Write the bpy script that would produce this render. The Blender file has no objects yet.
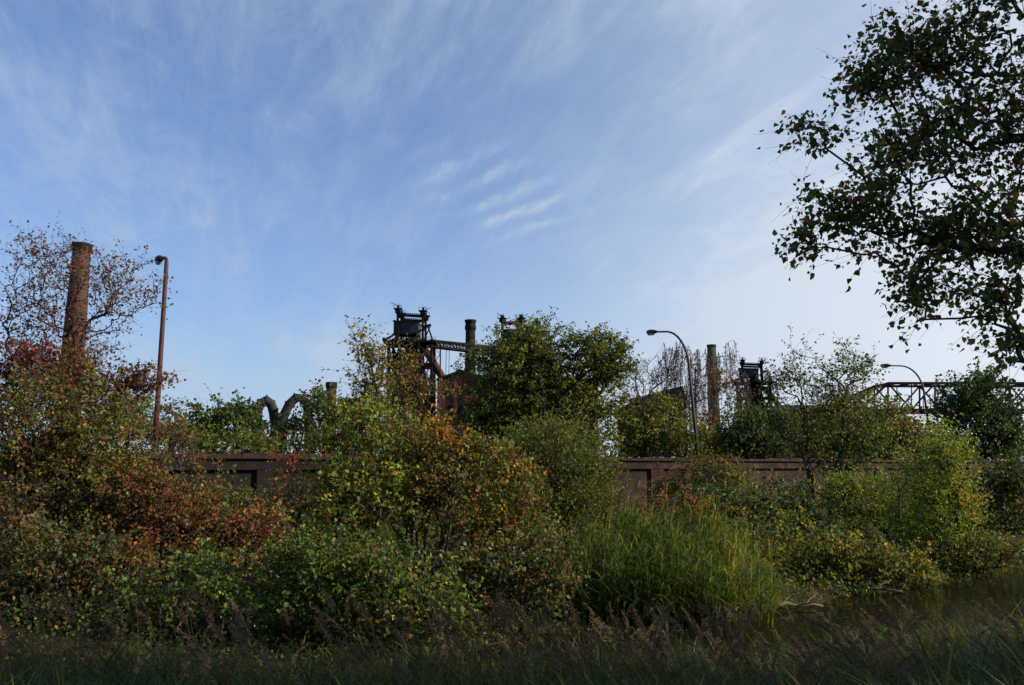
import bpy, math, random
import numpy as np
from mathutils import Vector, Matrix, Euler

R = math.radians
scene = bpy.context.scene
COL = scene.collection
RNG = np.random.default_rng(7)
random.seed(7)

# ------------------------------------------------------------------ camera
EYE, FPX, CX, CY = 2.5, 800.0, 512.0, 342.5
PITCH = math.atan(123.5 / FPX)
SP, CP = math.sin(PITCH), math.cos(PITCH)
cam_d = bpy.data.cameras.new('camera'); cam = bpy.data.objects.new('camera', cam_d); COL.objects.link(cam)
cam.location = (0, 0, EYE); cam.rotation_euler = (R(90) + PITCH, 0, 0)
cam_d.sensor_width = 36; cam_d.lens = FPX / 1024 * 36
cam_d.clip_start = 0.05; cam_d.clip_end = 12000
scene.camera = cam

def at(px, py, Y):
    """planning aid: the world point seen at a photo pixel at ground depth Y"""
    x = (px - CX) / FPX; y = -(py - CY) / FPX
    dx, dy, dz = x, CP - y * SP, SP + y * CP
    s = Y / dy
    return np.array([dx * s, Y, EYE + dz * s])

def pxm(Y, py=440):
    """metres per pixel at depth Y"""
    y = -(py - CY) / FPX
    return Y / (CP - y * SP) / FPX

# ------------------------------------------------------------------ terrain profile
WP = np.array([-11.3, 27.5]); WU = np.array([0.829, 0.559]); WN = np.array([0.559, -0.829])
def s_of(x, y):
    return (x - WP[0]) * WN[0] + (y - WP[1]) * WN[1]
def t_of(x, y):
    return (x - WP[0]) * WU[0] + (y - WP[1]) * WU[1]
S_K = np.array([-4000, -3, 0, 14, 17.6, 19.3, 20.2, 22.6, 23.6, 25.6, 28, 31, 4000.])
Z_K = np.array([0.3, 0.3, 0.3, 0.35, 0.32, 0.0, -0.7, -0.75, -0.1, 0.3, 0.78, 0.9, 0.9])
def bumps(x, y):
    return (0.07 * np.sin(x * 1.3 + 1.7 * np.sin(y * .6)) * np.cos(y * 1.1 + x * .35) + 0.04 * np.sin(x * 3.1 + y * 2.2) * np.sin(y * 3.7 - x))
def gz(x, y):
    s = s_of(x, y) + 0.28 * np.sin(t_of(x, y) * .55) + .2 * np.sin(t_of(x, y) * 1.7)
    fade = np.exp(-(np.abs(x) + np.abs(y)) / 160.)
    return np.interp(s, S_K, Z_K) + bumps(x, y) * fade

# ------------------------------------------------------------------ object helpers
def tag(o, label=None, cat=None, group=None, kind=None):
    if label: o['label'] = label
    if cat: o['category'] = cat
    if group: o['group'] = group
    if kind: o['kind'] = kind
    return o
def thing(name, label, cat, loc, rz=0, group=None):
    o = bpy.data.objects.new(name, None); COL.objects.link(o)
    o.empty_display_size = .3
    o.location = [float(v) for v in loc]; o.rotation_euler = (0, 0, rz)
    return tag(o, label, cat, group)
def link(name, me, mats, parent=None):
    o = bpy.data.objects.new(name, me); COL.objects.link(o)
    for m in (mats if isinstance(mats, (list, tuple)) else [mats]): me.materials.append(m)
    if parent is not None: o.parent = parent
    return o
def raw_mesh(name, V, faces, col=None, smooth=False):
    """V n x 3; faces: list of integer arrays (m x k); col n x 3 point tint"""
    me = bpy.data.meshes.new(name)
    V = np.ascontiguousarray(V, dtype=np.float32)
    me.vertices.add(len(V)); me.vertices.foreach_set('co', V.ravel())
    loops = np.concatenate([f.ravel() for f in faces]).astype(np.int32)
    tot = np.concatenate([np.full(len(f), f.shape[1], dtype=np.int32) for f in faces])
    st = np.concatenate([[0], np.cumsum(tot)[:-1]]).astype(np.int32)
    me.loops.add(len(loops)); me.loops.foreach_set('vertex_index', loops)
    me.polygons.add(len(tot)); me.polygons.foreach_set('loop_start', st)
    me.polygons.foreach_set('use_smooth', np.full(len(tot), smooth, dtype=bool))
    if col is not None:
        a = me.attributes.new('leaf_tint', 'FLOAT_COLOR', 'POINT')
        c = np.ones((len(V), 4), dtype=np.float32); c[:, :3] = col
        a.data.foreach_set('color', c.ravel())
    me.update(calc_edges=True)
    return me
def copy_tree(o, parent=None):
    c = o.copy(); COL.objects.link(c); c.parent = parent
    for ch in list(o.children): copy_tree(ch, c)
    return c

class MB:
    """collects boxes, bars and tubes that become ONE mesh"""
    def __init__(s): s.v = []; s.f = []
    def add(s, vs, fs):
        n = len(s.v); s.v += [tuple(float(c) for c in v) for v in vs]; s.f += [tuple(i + n for i in f) for f in fs]
    def box(s, lo, hi):
        (a, b, c), (d, e, g) = lo, hi
        s.add([(a,b,c),(d,b,c),(d,e,c),(a,e,c),(a,b,g),(d,b,g),(d,e,g),(a,e,g)],
              [(0,3,2,1),(4,5,6,7),(0,1,5,4),(1,2,6,5),(2,3,7,6),(3,0,4,7)])
    def bar(s, p, q, w, h=None):
        p = Vector([float(i) for i in p]); q = Vector([float(i) for i in q]); h = h or w
        d = (q - p).normalized()
        u = d.cross(Vector((0,0,1)))
        if u.length < 1e-3: u = Vector((1,0,0))
        u.normalize(); n = u.cross(d).normalized()
        vs = []
        for e in (p, q):
            for a, b in ((-1,-1),(1,-1),(1,1),(-1,1)): vs.append(e + u * (a * w / 2) + n * (b * h / 2))
        s.add(vs, [(0,1,2,3),(7,6,5,4),(0,4,5,1),(1,5,6,2),(2,6,7,3),(3,7,4,0)])
    def tube(s, pts, rad, k=10, cap=True):
        pts = [Vector([float(i) for i in p]) for p in pts]
        rad = rad if isinstance(rad, (list, tuple)) else [rad] * len(pts)
        rings = []; ref = None
        for i, p in enumerate(pts):
            d = (pts[min(i+1, len(pts)-1)] - pts[max(i-1, 0)]).normalized()
            if ref is None: ref = Vector((1,0,0)) if abs(d.x) < .8 else Vector((0,1,0))
            u = (ref - d * ref.dot(d)).normalized(); ref = u; w = d.cross(u)
            rings.append([p + (u * math.cos(2*math.pi*j/k) + w * math.sin(2*math.pi*j/k)) * rad[i] for j in range(k)])
        vs = [v for r in rings for v in r]; fs = []
        for i in range(len(pts) - 1):
            for j in range(k):
                a = i*k + j; b = i*k + (j+1) % k
                fs.append((a, b, b + k, a + k))
        if cap: fs.append(tuple(range(k))[::-1]); fs.append(tuple((len(pts)-1)*k + j for j in range(k)))
        s.add(vs, fs)
    def lathe(s, prof, c=(0,0), k=28):
        vs = []; fs = []
        for r, z in prof:
            for j in range(k): vs.append((c[0] + r*math.cos(2*math.pi*j/k), c[1] + r*math.sin(2*math.pi*j/k), z))
        for i in range(len(prof) - 1):
            for j in range(k):
                a = i*k + j; b = i*k + (j+1) % k; fs.append((a, b, b+k, a+k))
        fs.append(tuple(range(k))[::-1]); fs.append(tuple((len(prof)-1)*k + j for j in range(k)))
        s.add(vs, fs)
    def prism(s, poly, y0, y1):
        """poly in x,z extruded along y"""
        n = len(poly); vs = [(x, y0, z) for x, z in poly] + [(x, y1, z) for x, z in poly]
        s.add(vs, [tuple(range(n)), tuple(range(2*n-1, n-1, -1))] + [(i, i+n, (i+1) % n + n, (i+1) % n) for i in range(n)])
    def build(s, name, mat, parent=None, smooth=False):
        me = bpy.data.meshes.new(name); me.from_pydata(s.v, [], s.f)
        import bmesh
        bm = bmesh.new(); bm.from_mesh(me); bmesh.ops.recalc_face_normals(bm, faces=bm.faces); bm.to_mesh(me); bm.free()
        if smooth:
            for p in me.polygons: p.use_smooth = len(p.vertices) == 4
        return link(name, me, mat, parent)

# ------------------------------------------------------------------ materials
def nt_mat(name):
    m = bpy.data.materials.new(name); m.use_nodes = True
    n = m.node_tree.nodes; l = m.node_tree.links
    return m, n, l, n['Principled BSDF']
def ramp(n, stops):
    r = n.new('ShaderNodeValToRGB'); e = r.color_ramp.elements
    while len(e) < len(stops): e.new(.5)
    for el, (p, c) in zip(e, stops): el.position = p; el.color = (*c, 1)
    return r
def noise(n, l, scale, detail=6, rough=.6, coord='Object', vec=None):
    t = n.new('ShaderNodeTexNoise'); t.inputs['Scale'].default_value = scale
    t.inputs['Detail'].default_value = detail; t.inputs['Roughness'].default_value = rough
    if vec is None:
        tc = n.new('ShaderNodeTexCoord'); vec = tc.outputs[coord]
    l.new(vec, t.inputs['Vector'])
    return t
def mottled(name, stops, scale, rough=.85, bump=.3, spec=.3, metal=0, detail=8, bscale=None):
    m, n, l, b = nt_mat(name)
    t = noise(n, l, scale, detail, .65); r = ramp(n, stops)
    l.new(t.outputs['Fac'], r.inputs['Fac']); l.new(r.outputs['Color'], b.inputs['Base Color'])
    b.inputs['Roughness'].default_value = rough; b.inputs['Specular IOR Level'].default_value = spec
    b.inputs['Metallic'].default_value = metal
    if bump:
        t2 = noise(n, l, bscale or scale * 3, 6); bp = n.new('ShaderNodeBump'); bp.inputs['Strength'].default_value = bump
        l.new(t2.outputs['Fac'], bp.inputs['Height']); l.new(bp.outputs['Normal'], b.inputs['Normal'])
    return m
def brick_mat(name, c1, c2, mortar, soot, scale, soot_lo=.4, soot_hi=.7, axis=None, black_end=None):
    m, n, l, b = nt_mat(name)
    tc = n.new('ShaderNodeTexCoord')
    mp = n.new('ShaderNodeMapping'); l.new(tc.outputs['Object'], mp.inputs['Vector'])
    if axis == 'xz': mp.inputs['Rotation'].default_value = (R(90), 0, 0)
    br = n.new('ShaderNodeTexBrick'); l.new(mp.outputs['Vector'], br.inputs['Vector'])
    br.inputs['Color1'].default_value = (*c1, 1); br.inputs['Color2'].default_value = (*c2, 1); br.inputs['Mortar'].default_value = (*mortar, 1)
    br.inputs['Scale'].default_value = scale; br.inputs['Brick Width'].default_value = .5; br.inputs['Row Height'].default_value = .17
    br.inputs['Mortar Size'].default_value = .024; br.inputs['Mortar Smooth'].default_value = .3
    t = noise(n, l, .35, 8, .7, vec=tc.outputs['Object']); r = ramp(n, [(soot_lo, (0,0,0)), (soot_hi, (1,1,1))]); l.new(t.outputs['Fac'], r.inputs['Fac'])
    soot_shade = r.outputs['Color']
    if black_end:      # the wall's left end is blackened: soot stain plus shade painted into the colour
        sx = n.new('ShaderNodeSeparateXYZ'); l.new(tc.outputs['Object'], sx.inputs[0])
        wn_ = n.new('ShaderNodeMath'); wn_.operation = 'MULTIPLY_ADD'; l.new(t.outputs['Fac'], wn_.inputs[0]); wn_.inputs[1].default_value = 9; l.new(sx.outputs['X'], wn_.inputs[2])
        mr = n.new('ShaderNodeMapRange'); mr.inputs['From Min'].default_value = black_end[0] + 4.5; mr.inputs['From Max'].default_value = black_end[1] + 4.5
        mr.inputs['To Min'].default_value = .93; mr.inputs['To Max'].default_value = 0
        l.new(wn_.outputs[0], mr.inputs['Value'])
        mxx = n.new('ShaderNodeMath'); mxx.operation = 'MAXIMUM'; l.new(mr.outputs[0], mxx.inputs[0]); l.new(r.outputs['Color'], mxx.inputs[1]); soot_shade = mxx.outputs[0]
    t3 = noise(n, l, 1.5, 9, .78, vec=tc.outputs['Object'])
    mm = n.new('ShaderNodeMix'); mm.data_type = 'RGBA'; mm.blend_type = 'MULTIPLY'; mm.inputs['Factor'].default_value = .7
    mps = n.new('ShaderNodeMapping'); mps.inputs['Scale'].default_value = (2.2, 2.2, .22); l.new(tc.outputs['Object'], mps.inputs['Vector'])
    ts = noise(n, l, 1.0, 6, .7, vec=mps.outputs['Vector'])      # rain streaks down the face
    rs = ramp(n, [(.40, (1,1,1)), (.62, (.30,.27,.26))]); l.new(ts.outputs['Fac'], rs.inputs['Fac'])
    ms = n.new('ShaderNodeMix'); ms.data_type = 'RGBA'; ms.blend_type = 'MULTIPLY'; ms.inputs['Factor'].default_value = .85
    l.new(br.outputs['Color'], ms.inputs['A']); l.new(rs.outputs['Color'], ms.inputs['B']); l.new(ms.outputs['Result'], mm.inputs['A'])
    r3 = ramp(n, [(.39, (.10,.10,.10)), (.5, (.62,.60,.58)), (.61, (2.2,1.95,1.75))]); l.new(t3.outputs['Fac'], r3.inputs['Fac']); l.new(r3.outputs['Color'], mm.inputs['B'])
    mx = n.new('ShaderNodeMix'); mx.data_type = 'RGBA'
    l.new(soot_shade, mx.inputs['Factor']); l.new(mm.outputs['Result'], mx.inputs['A']); mx.inputs['B'].default_value = (*soot, 1)
    l.new(mx.outputs['Result'], b.inputs['Base Color']); b.inputs['Roughness'].default_value = .92; b.inputs['Specular IOR Level'].default_value = .2
    bp = n.new('ShaderNodeBump'); bp.inputs['Strength'].default_value = .5; bp.inputs['Distance'].default_value = .02
    iv = n.new('ShaderNodeMath'); iv.operation = 'SUBTRACT'; iv.inputs[0].default_value = 1
    l.new(br.outputs['Fac'], iv.inputs[1]); l.new(iv.outputs[0], bp.inputs['Height']); l.new(bp.outputs['Normal'], b.inputs['Normal'])
    return m

M = {}
def leaf_mat(name, trans, rough, spec):
    m, n, l, b = nt_mat(name)
    a = n.new('ShaderNodeAttribute'); a.attribute_name = 'leaf_tint'
    l.new(a.outputs['Color'], b.inputs['Base Color'])
    b.inputs['Roughness'].default_value = rough; b.inputs['Specular IOR Level'].default_value = spec
    tr = n.new('ShaderNodeBsdfTranslucent')
    g = n.new('ShaderNodeMix'); g.data_type = 'RGBA'; g.blend_type = 'MULTIPLY'; g.inputs['Factor'].default_value = 1
    g.inputs['B'].default_value = (1.5, 1.45, .7, 1)
    l.new(a.outputs['Color'], g.inputs['A']); l.new(g.outputs['Result'], tr.inputs['Color'])
    mx = n.new('ShaderNodeMixShader'); mx.inputs[0].default_value = trans
    l.new(b.outputs[0], mx.inputs[1]); l.new(tr.outputs[0], mx.inputs[2])
    l.new(mx.outputs[0], n['Material Output'].inputs['Surface'])
    return m
M['leaf'] = leaf_mat('leaf_blade', .38, .55, .25)
M['blade'] = leaf_mat('reed_blade', .35, .6, .14)
M['plume'] = leaf_mat('reed_plume', .3, .9, .05)
M['bark'] = mottled('bark', [(.3, (.018,.014,.010)), (.55, (.05,.04,.03)), (.8, (.09,.08,.06))], 9, .95, .6, .1)
M['bark_red'] = mottled('reddish_twig_bark', [(.3, (.022,.012,.010)), (.7, (.075,.04,.034))], 9, .9, .4, .15)
M['bark_grey'] = mottled('grey_birch_bark', [(.3, (.06,.05,.05)), (.6, (.17,.145,.14)), (.8, (.3,.27,.25))], 5, .9, .4, .15)
M['bark_purple'] = mottled('purplish_birch_twigs', [(.3, (.035,.024,.024)), (.6, (.085,.06,.06)), (.8, (.16,.13,.12))], 5, .9, .3, .15)
M['soil'] = mottled('leafy_soil', [(.3, (.012,.010,.006)), (.5, (.03,.024,.012)), (.65, (.045,.042,.016)), (.85, (.09,.05,.022))], 2.2, 1, .8, .05, bscale=14)
M['steel_dark'] = mottled('sooty_steel', [(.3, (.008,.007,.008)), (.6, (.019,.015,.014)), (.85, (.05,.026,.017))], .5, .85, .15, .1)
M['steel_rust'] = mottled('rusted_steel', [(.25, (.03,.014,.009)), (.55, (.085,.034,.018)), (.85, (.15,.07,.035))], .45, .9, .2, .15)
M['steel_blue'] = mottled('blue_grey_sheet_metal', [(.3, (.014,.017,.020)), (.6, (.028,.033,.038)), (.85, (.05,.045,.04))], .6, .7, .1, .3)
M['roof_dark'] = mottled('weathered_roofing', [(.3, (.016,.013,.012)), (.7, (.05,.038,.032))], .5, .9, .2, .15)
M['lamp_rust'] = mottled('rust_red_lamp_paint', [(.3, (.03,.012,.010)), (.6, (.085,.027,.019)), (.85, (.15,.06,.036))], 3, .7, .15, .3)
M['lamp_grey'] = mottled('weathered_lamp_paint', [(.3, (.024,.018,.018)), (.6, (.055,.032,.027)), (.85, (.12,.055,.035))], 3, .6, .1, .35)
M['lens'] = mottled('frosted_lamp_lens', [(.3, (.3,.3,.28)), (.7, (.42,.42,.40))], 8, .35, 0, .5)
M['concrete_olive'] = mottled('mossy_concrete', [(.3, (.030,.032,.018)), (.6, (.062,.063,.036)), (.85, (.10,.09,.055))], .5, .95, .3, .1)
M['concrete_pale'] = mottled('pale_roof_sheet', [(.3, (.3,.29,.27)), (.7, (.5,.49,.47))], .5, .8, .1, .2)
M['pipe_grey'] = mottled('weathered_pipe', [(.3, (.016,.014,.013)), (.6, (.038,.032,.029)), (.85, (.075,.058,.046))], .6, .8, .2, .25)
M['bunker'] = mottled('rusty_bunker_concrete', [(.25, (.028,.018,.013)), (.55, (.07,.044,.03)), (.85, (.12,.08,.055))], .28, .95, .4, .1)
M['wood_wet'] = mottled('driftwood', [(.3, (.05,.035,.022)), (.7, (.17,.12,.075))], 6, .8, .5, .3)
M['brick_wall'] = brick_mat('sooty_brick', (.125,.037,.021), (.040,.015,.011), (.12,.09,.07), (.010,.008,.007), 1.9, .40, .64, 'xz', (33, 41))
M['brick_cope'] = brick_mat('brick_coping', (.17,.055,.036), (.07,.028,.022), (.09,.07,.06), (.02,.015,.014), 1.9, .34, .66, 'xz', (8, 9))
M['brick_hall'] = brick_mat('red_hall_brick', (.24,.075,.045), (.17,.055,.035), (.16,.10,.08), (.05,.028,.022), 1.2, .5, .9, 'xz')
def chimney_brick():
    m, n, l, b = nt_mat('chimney_brick')
    tc = n.new('ShaderNodeTexCoord'); sx = n.new('ShaderNodeSeparateXYZ'); l.new(tc.outputs['Object'], sx.inputs[0])
    w = n.new('ShaderNodeTexWave'); w.wave_type = 'BANDS'; w.bands_direction = 'Z'; w.inputs['Scale'].default_value = .55; w.inputs['Distortion'].default_value = .6
    l.new(tc.outputs['Object'], w.inputs['Vector'])
    t = noise(n, l, 2.6, 9, .75, vec=tc.outputs['Object'])
    r = ramp(n, [(.3, (.048,.026,.020)), (.55, (.075,.041,.031)), (.8, (.115,.066,.050))]); l.new(t.outputs['Fac'], r.inputs['Fac'])
    mm = n.new('ShaderNodeMix'); mm.data_type = 'RGBA'; mm.blend_type = 'MULTIPLY'; mm.inputs['Factor'].default_value = .5
    r2 = ramp(n, [(.0, (.45,.42,.4)), (.25, (1,1,1))]); l.new(w.outputs['Fac'], r2.inputs['Fac'])
    l.new(r.outputs['Color'], mm.inputs['A']); l.new(r2.outputs['Color'], mm.inputs['B'])
    l.new(mm.outputs['Result'], b.inputs['Base Color']); b.inputs['Roughness'].default_value = .9; b.inputs['Specular IOR Level'].default_value = .2
    return m
M['brick_chimney'] = chimney_brick()
def water_mat():
    m, n, l, b = nt_mat('still_water')
    b.inputs['Base Color'].default_value = (.006,.007,.004,1); b.inputs['Roughness'].default_value = .04
    b.inputs['Specular IOR Level'].default_value = .13; b.inputs['IOR'].default_value = 1.33
    t = noise(n, l, 5, 3); bp = n.new('ShaderNodeBump'); bp.inputs['Strength'].default_value = .12; bp.inputs['Distance'].default_value = .05
    l.new(t.outputs['Fac'], bp.inputs['Height']); l.new(bp.outputs['Normal'], b.inputs['Normal'])
    return m
M['water'] = water_mat()

# ------------------------------------------------------------------ sky and sun
SUN_AZ, SUN_EL = R(97), R(27)          # azimuth clockwise from +Y (straight ahead) towards +X
SUN_DIR = Vector((math.sin(SUN_AZ) * math.cos(SUN_EL), math.cos(SUN_AZ) * math.cos(SUN_EL), math.sin(SUN_EL)))
world = bpy.data.worlds.new('World'); scene.world = world; world.use_nodes = True
def build_world():
    n = world.node_tree.nodes; l = world.node_tree.links
    bg = n['Background']; bg.inputs['Strength'].default_value = .1
    sky = n.new('ShaderNodeTexSky'); sky.sky_type = 'NISHITA'; sky.sun_disc = False
    sky.sun_elevation = SUN_EL; sky.sun_rotation = SUN_AZ
    sky.air_density = 1.0; sky.dust_density = .4; sky.ozone_density = 3.2; sky.altitude = 50
    tc = n.new('ShaderNodeTexCoord')
    sep = n.new('ShaderNodeSeparateXYZ'); l.new(tc.outputs['Generated'], sep.inputs[0])
    def math_(op, a, b=None, c=None):
        m = n.new('ShaderNodeMath'); m.operation = op
        for i, v in enumerate((a, b, c)):
            if v is None: continue
            if isinstance(v, (int, float)): m.inputs[i].default_value = v
            else: l.new(v, m.inputs[i])
        return m.outputs[0]
    zc = math_('MAXIMUM', sep.outputs['Z'], 0.0); zz = math_('ADD', zc, .16)
    X = math_('DIVIDE', sep.outputs['X'], zz); Y = math_('DIVIDE', sep.outputs['Y'], zz)
    cmb = n.new('ShaderNodeCombineXYZ'); l.new(X, cmb.inputs[0]); l.new(Y, cmb.inputs[1])
    ca, sa = math.sin(R(-21)), math.cos(R(-21))        # the wind: streaks run towards this heading
    A_ = math_('ADD', math_('MULTIPLY', X, ca), math_('MULTIPLY', Y, sa)); B_ = math_('SUBTRACT', math_('MULTIPLY', X, sa), math_('MULTIPLY', Y, ca))
    def layer(ka, kb, lo, hi, detail=8, rough=.6, dist=0., off=0.):
        c_ = n.new('ShaderNodeCombineXYZ'); l.new(math_('MULTIPLY', A_, ka), c_.inputs[0]); l.new(math_('MULTIPLY', B_, kb), c_.inputs[1]); c_.inputs[2].default_value = off
        t = n.new('ShaderNodeTexNoise'); t.inputs['Scale'].default_value = 1; t.inputs['Detail'].default_value = detail
        t.inputs['Roughness'].default_value = rough; t.inputs['Distortion'].default_value = dist
        l.new(c_.outputs[0], t.inputs['Vector'])
        mr = n.new('ShaderNodeMapRange'); mr.interpolation_type = 'SMOOTHSTEP'
        mr.inputs['From Min'].default_value = lo; mr.inputs['From Max'].default_value = hi
        l.new(t.outputs['Fac'], mr.inputs['Value'])
        return mr.outputs['Result']
    broad = layer(.55, .8, .35, .72, 5, .55, .3, 2.3)
    streak = layer(.55, 2.6, .38, .70, 10, .66, .7, 7.1)
    fine = layer(1.6, 9.0, .38, .72, 9, .68, .8, 1.7)
    mott = layer(4.5, 8.0, .40, .68, 8, .66, .6, 4.4)
    c1 = math_('MULTIPLY', broad, math_('MULTIPLY_ADD', streak, .34, math_('MULTIPLY_ADD', fine, .20, math_('MULTIPLY_ADD', mott, .30, .20))))
    c2 = math_('MULTIPLY', math_('MULTIPLY', streak, fine), .16)
    # a fan of cirrus fingers: bands across a narrow patch of the sky
    def dirpt(px, py):
        p = at(px, py, 1.0) - np.array([0, 0, EYE]); p = p / np.linalg.norm(p)
        return p[0] / (p[2] + .16), p[1] / (p[2] + .16)
    o_ = np.array(dirpt(502, 197)); e1 = np.array(dirpt(548, 228)) - np.array(dirpt(456, 163)); e2 = np.array(dirpt(534, 184)) - np.array(dirpt(470, 211))
    IM = np.linalg.inv(np.stack([e1, e2], 1))
    dx = math_('SUBTRACT', X, float(o_[0])); dy = math_('SUBTRACT', Y, float(o_[1]))
    wob = n.new('ShaderNodeTexNoise'); wob.inputs['Scale'].default_value = 6; wob.inputs['Detail'].default_value = 9; wob.inputs['Roughness'].default_value = .65; l.new(cmb.outputs[0], wob.inputs['Vector'])
    wv = math_('MULTIPLY', math_('SUBTRACT', wob.outputs['Fac'], .5), .16)
    U = math_('ADD', math_('ADD', math_('MULTIPLY', dx, float(IM[0,0])), math_('MULTIPLY', dy, float(IM[0,1]))), math_('MULTIPLY', wv, .5))
    V = math_('ADD', math_('ADD', math_('MULTIPLY', dx, float(IM[1,0])), math_('MULTIPLY', dy, float(IM[1,1]))), math_('MULTIPLY', wv, 1.6))
    band = math_('POWER', math_('MULTIPLY_ADD', math_('COSINE', math_('MULTIPLY', math_('ADD', U, math_('MULTIPLY', wv, 1.2)), 2 * math.pi * 4.3)), .5, .5), 1.6)
    def bump_(v, r): return math_('MAXIMUM', math_('SUBTRACT', 1., math_('POWER', math_('ABSOLUTE', math_('DIVIDE', v, r)), 2.)), 0.)
    mask = math_('MULTIPLY', bump_(U, .75), bump_(math_('ADD', V, math_('MULTIPLY', wv, 4.)), .8))
    fan = math_('MULTIPLY', math_('MULTIPLY', band, mask), math_('MULTIPLY_ADD', wob.outputs['Fac'], 1.6, math_('MULTIPLY_ADD', fine, .8, -.5)))
    veil = math_('POWER', math_('SUBTRACT', 1.0, zc), 5.5)
    sun = n.new('ShaderNodeVectorMath'); sun.operation = 'DOT_PRODUCT'; l.new(tc.outputs['Generated'], sun.inputs[0]); sun.inputs[1].default_value = Vector((.80, .58, .10)).normalized()
    sd = math_('MAXIMUM', sun.outputs['Value'], 0.)
    glow = math_('MULTIPLY', math_('POWER', sd, 3.), .9)
    dens = math_('ADD', math_('ADD', math_('MULTIPLY', c1, .86), c2), math_('MULTIPLY_ADD', veil, 1.0, math_('MULTIPLY', fan, .55)))
    dens = math_('MINIMUM', math_('ADD', dens, math_('MULTIPLY_ADD', glow, 1.0, .04)), .95)
    mx = n.new('ShaderNodeMix'); mx.data_type = 'RGBA'; l.new(dens, mx.inputs['Factor'])
    tn = n.new('ShaderNodeMix'); tn.data_type = 'RGBA'; tn.blend_type = 'MULTIPLY'; tn.inputs['Factor'].default_value = 1
    tn.inputs['B'].default_value = (.60, .88, 1.20, 1)
    l.new(sky.outputs[0], tn.inputs['A']); l.new(tn.outputs['Result'], mx.inputs['A'])
    cc = n.new('ShaderNodeMix'); cc.data_type = 'RGBA'; l.new(glow, cc.inputs['Factor'])
    cc.inputs['A'].default_value = (*CLOUD_A, 1); cc.inputs['B'].default_value = (*CLOUD_B, 1)
    l.new(cc.outputs['Result'], mx.inputs['B'])
    l.new(mx.outputs['Result'], bg.inputs['Color'])
CLOUD_A = (3.35, 4.2, 5.4); CLOUD_B = (6.7, 6.9, 7.2)
build_world()
sd = bpy.data.lights.new('sun', 'SUN'); sd.energy = 5.0; sd.angle = R(.6); sd.color = (1.0, .90, .76)
so = bpy.data.objects.new('sun', sd); COL.objects.link(so)
so.rotation_euler = (-SUN_DIR).to_track_quat('-Z', 'Y').to_euler(); so.location = (40, 10, 60)
scene.view_settings.view_transform = 'Standard'; scene.view_settings.look = 'None'
scene.view_settings.exposure = 0.45; scene.view_settings.gamma = 1.0; scene.view_settings.use_curve_mapping = False
scene.render.engine = 'CYCLES'
scene.cycles.max_bounces = 6; scene.cycles.transparent_max_bounces = 8

# ------------------------------------------------------------------ the setting
def build_ground():
    def axis(lo, hi, step, far):
        core = np.arange(lo, hi + step, step)
        g = []; d = step; p = hi
        while p < far: d *= 1.35; p += d; g.append(p)
        h = []; d = step; p = lo
        while p > -far: d *= 1.35; p -= d; h.append(p)
        return np.concatenate([np.array(h[::-1]), core, np.array(g)])
    xs = axis(-26, 46, .4, 5000); ys = axis(-3, 66, .4, 5000)
    XX, YY = np.meshgrid(xs, ys, indexing='ij'); ZZ = gz(XX, YY)
    V = np.stack([XX, YY, ZZ], -1).reshape(-1, 3)
    nx, ny = len(xs), len(ys)
    i = np.arange(nx - 1)[:, None] * ny + np.arange(ny - 1)[None, :]
    F = np.stack([i, i + ny, i + ny + 1, i + 1], -1).reshape(-1, 4)
    tag(link('ground', raw_mesh('ground', V, [F], smooth=True), M['soil']), kind='structure')
    a = [WP + WU * t + WN * s for t, s in ((-160, 17.0), (-160, 26.5), (260, 26.5), (260, 17.0))]
    V = np.array([[p[0], p[1], 0.0] for p in a])
    tag(link('water', raw_mesh('water', V, [np.array([[0, 1, 2, 3]])]), M['water']), kind='structure')
build_ground()

# ------------------------------------------------------------------ brick wall along the far bank
def build_wall():
    t0, t1, top, z0 = -26.0, 110.0, 2.93, -.1
    base = WP + WU * t0; ang = math.atan2(WU[1], WU[0])
    w = thing('brick_wall', 'long sooty brick wall with coping and shallow piers running behind the shrubs', 'wall', (base[0], base[1], 0), ang)
    L = t1 - t0
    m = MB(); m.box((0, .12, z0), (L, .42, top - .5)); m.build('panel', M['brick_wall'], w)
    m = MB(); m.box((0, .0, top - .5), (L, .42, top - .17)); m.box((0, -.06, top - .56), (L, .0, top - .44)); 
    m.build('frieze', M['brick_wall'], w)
    m = MB(); x = 0; k = 0; rr = random.Random(3)
    while x < L:
        ln = 1.4 + rr.random() * .8; e = min(L, x + ln - .012); dz = rr.uniform(-.03, .02) - .05 * (rr.random() < .12)
        m.box((x, -.13, top - .17), (e, .55, top + dz)); x += ln
    m.build('coping', M['brick_cope'], w)
    tt = 3.05 - 6.4 * 4
    while tt < t1:
        x = tt - t0
        if x > .5:
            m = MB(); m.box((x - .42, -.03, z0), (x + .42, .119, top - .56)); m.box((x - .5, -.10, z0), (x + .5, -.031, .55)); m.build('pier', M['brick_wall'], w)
        tt += 6.4
build_wall()

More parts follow.
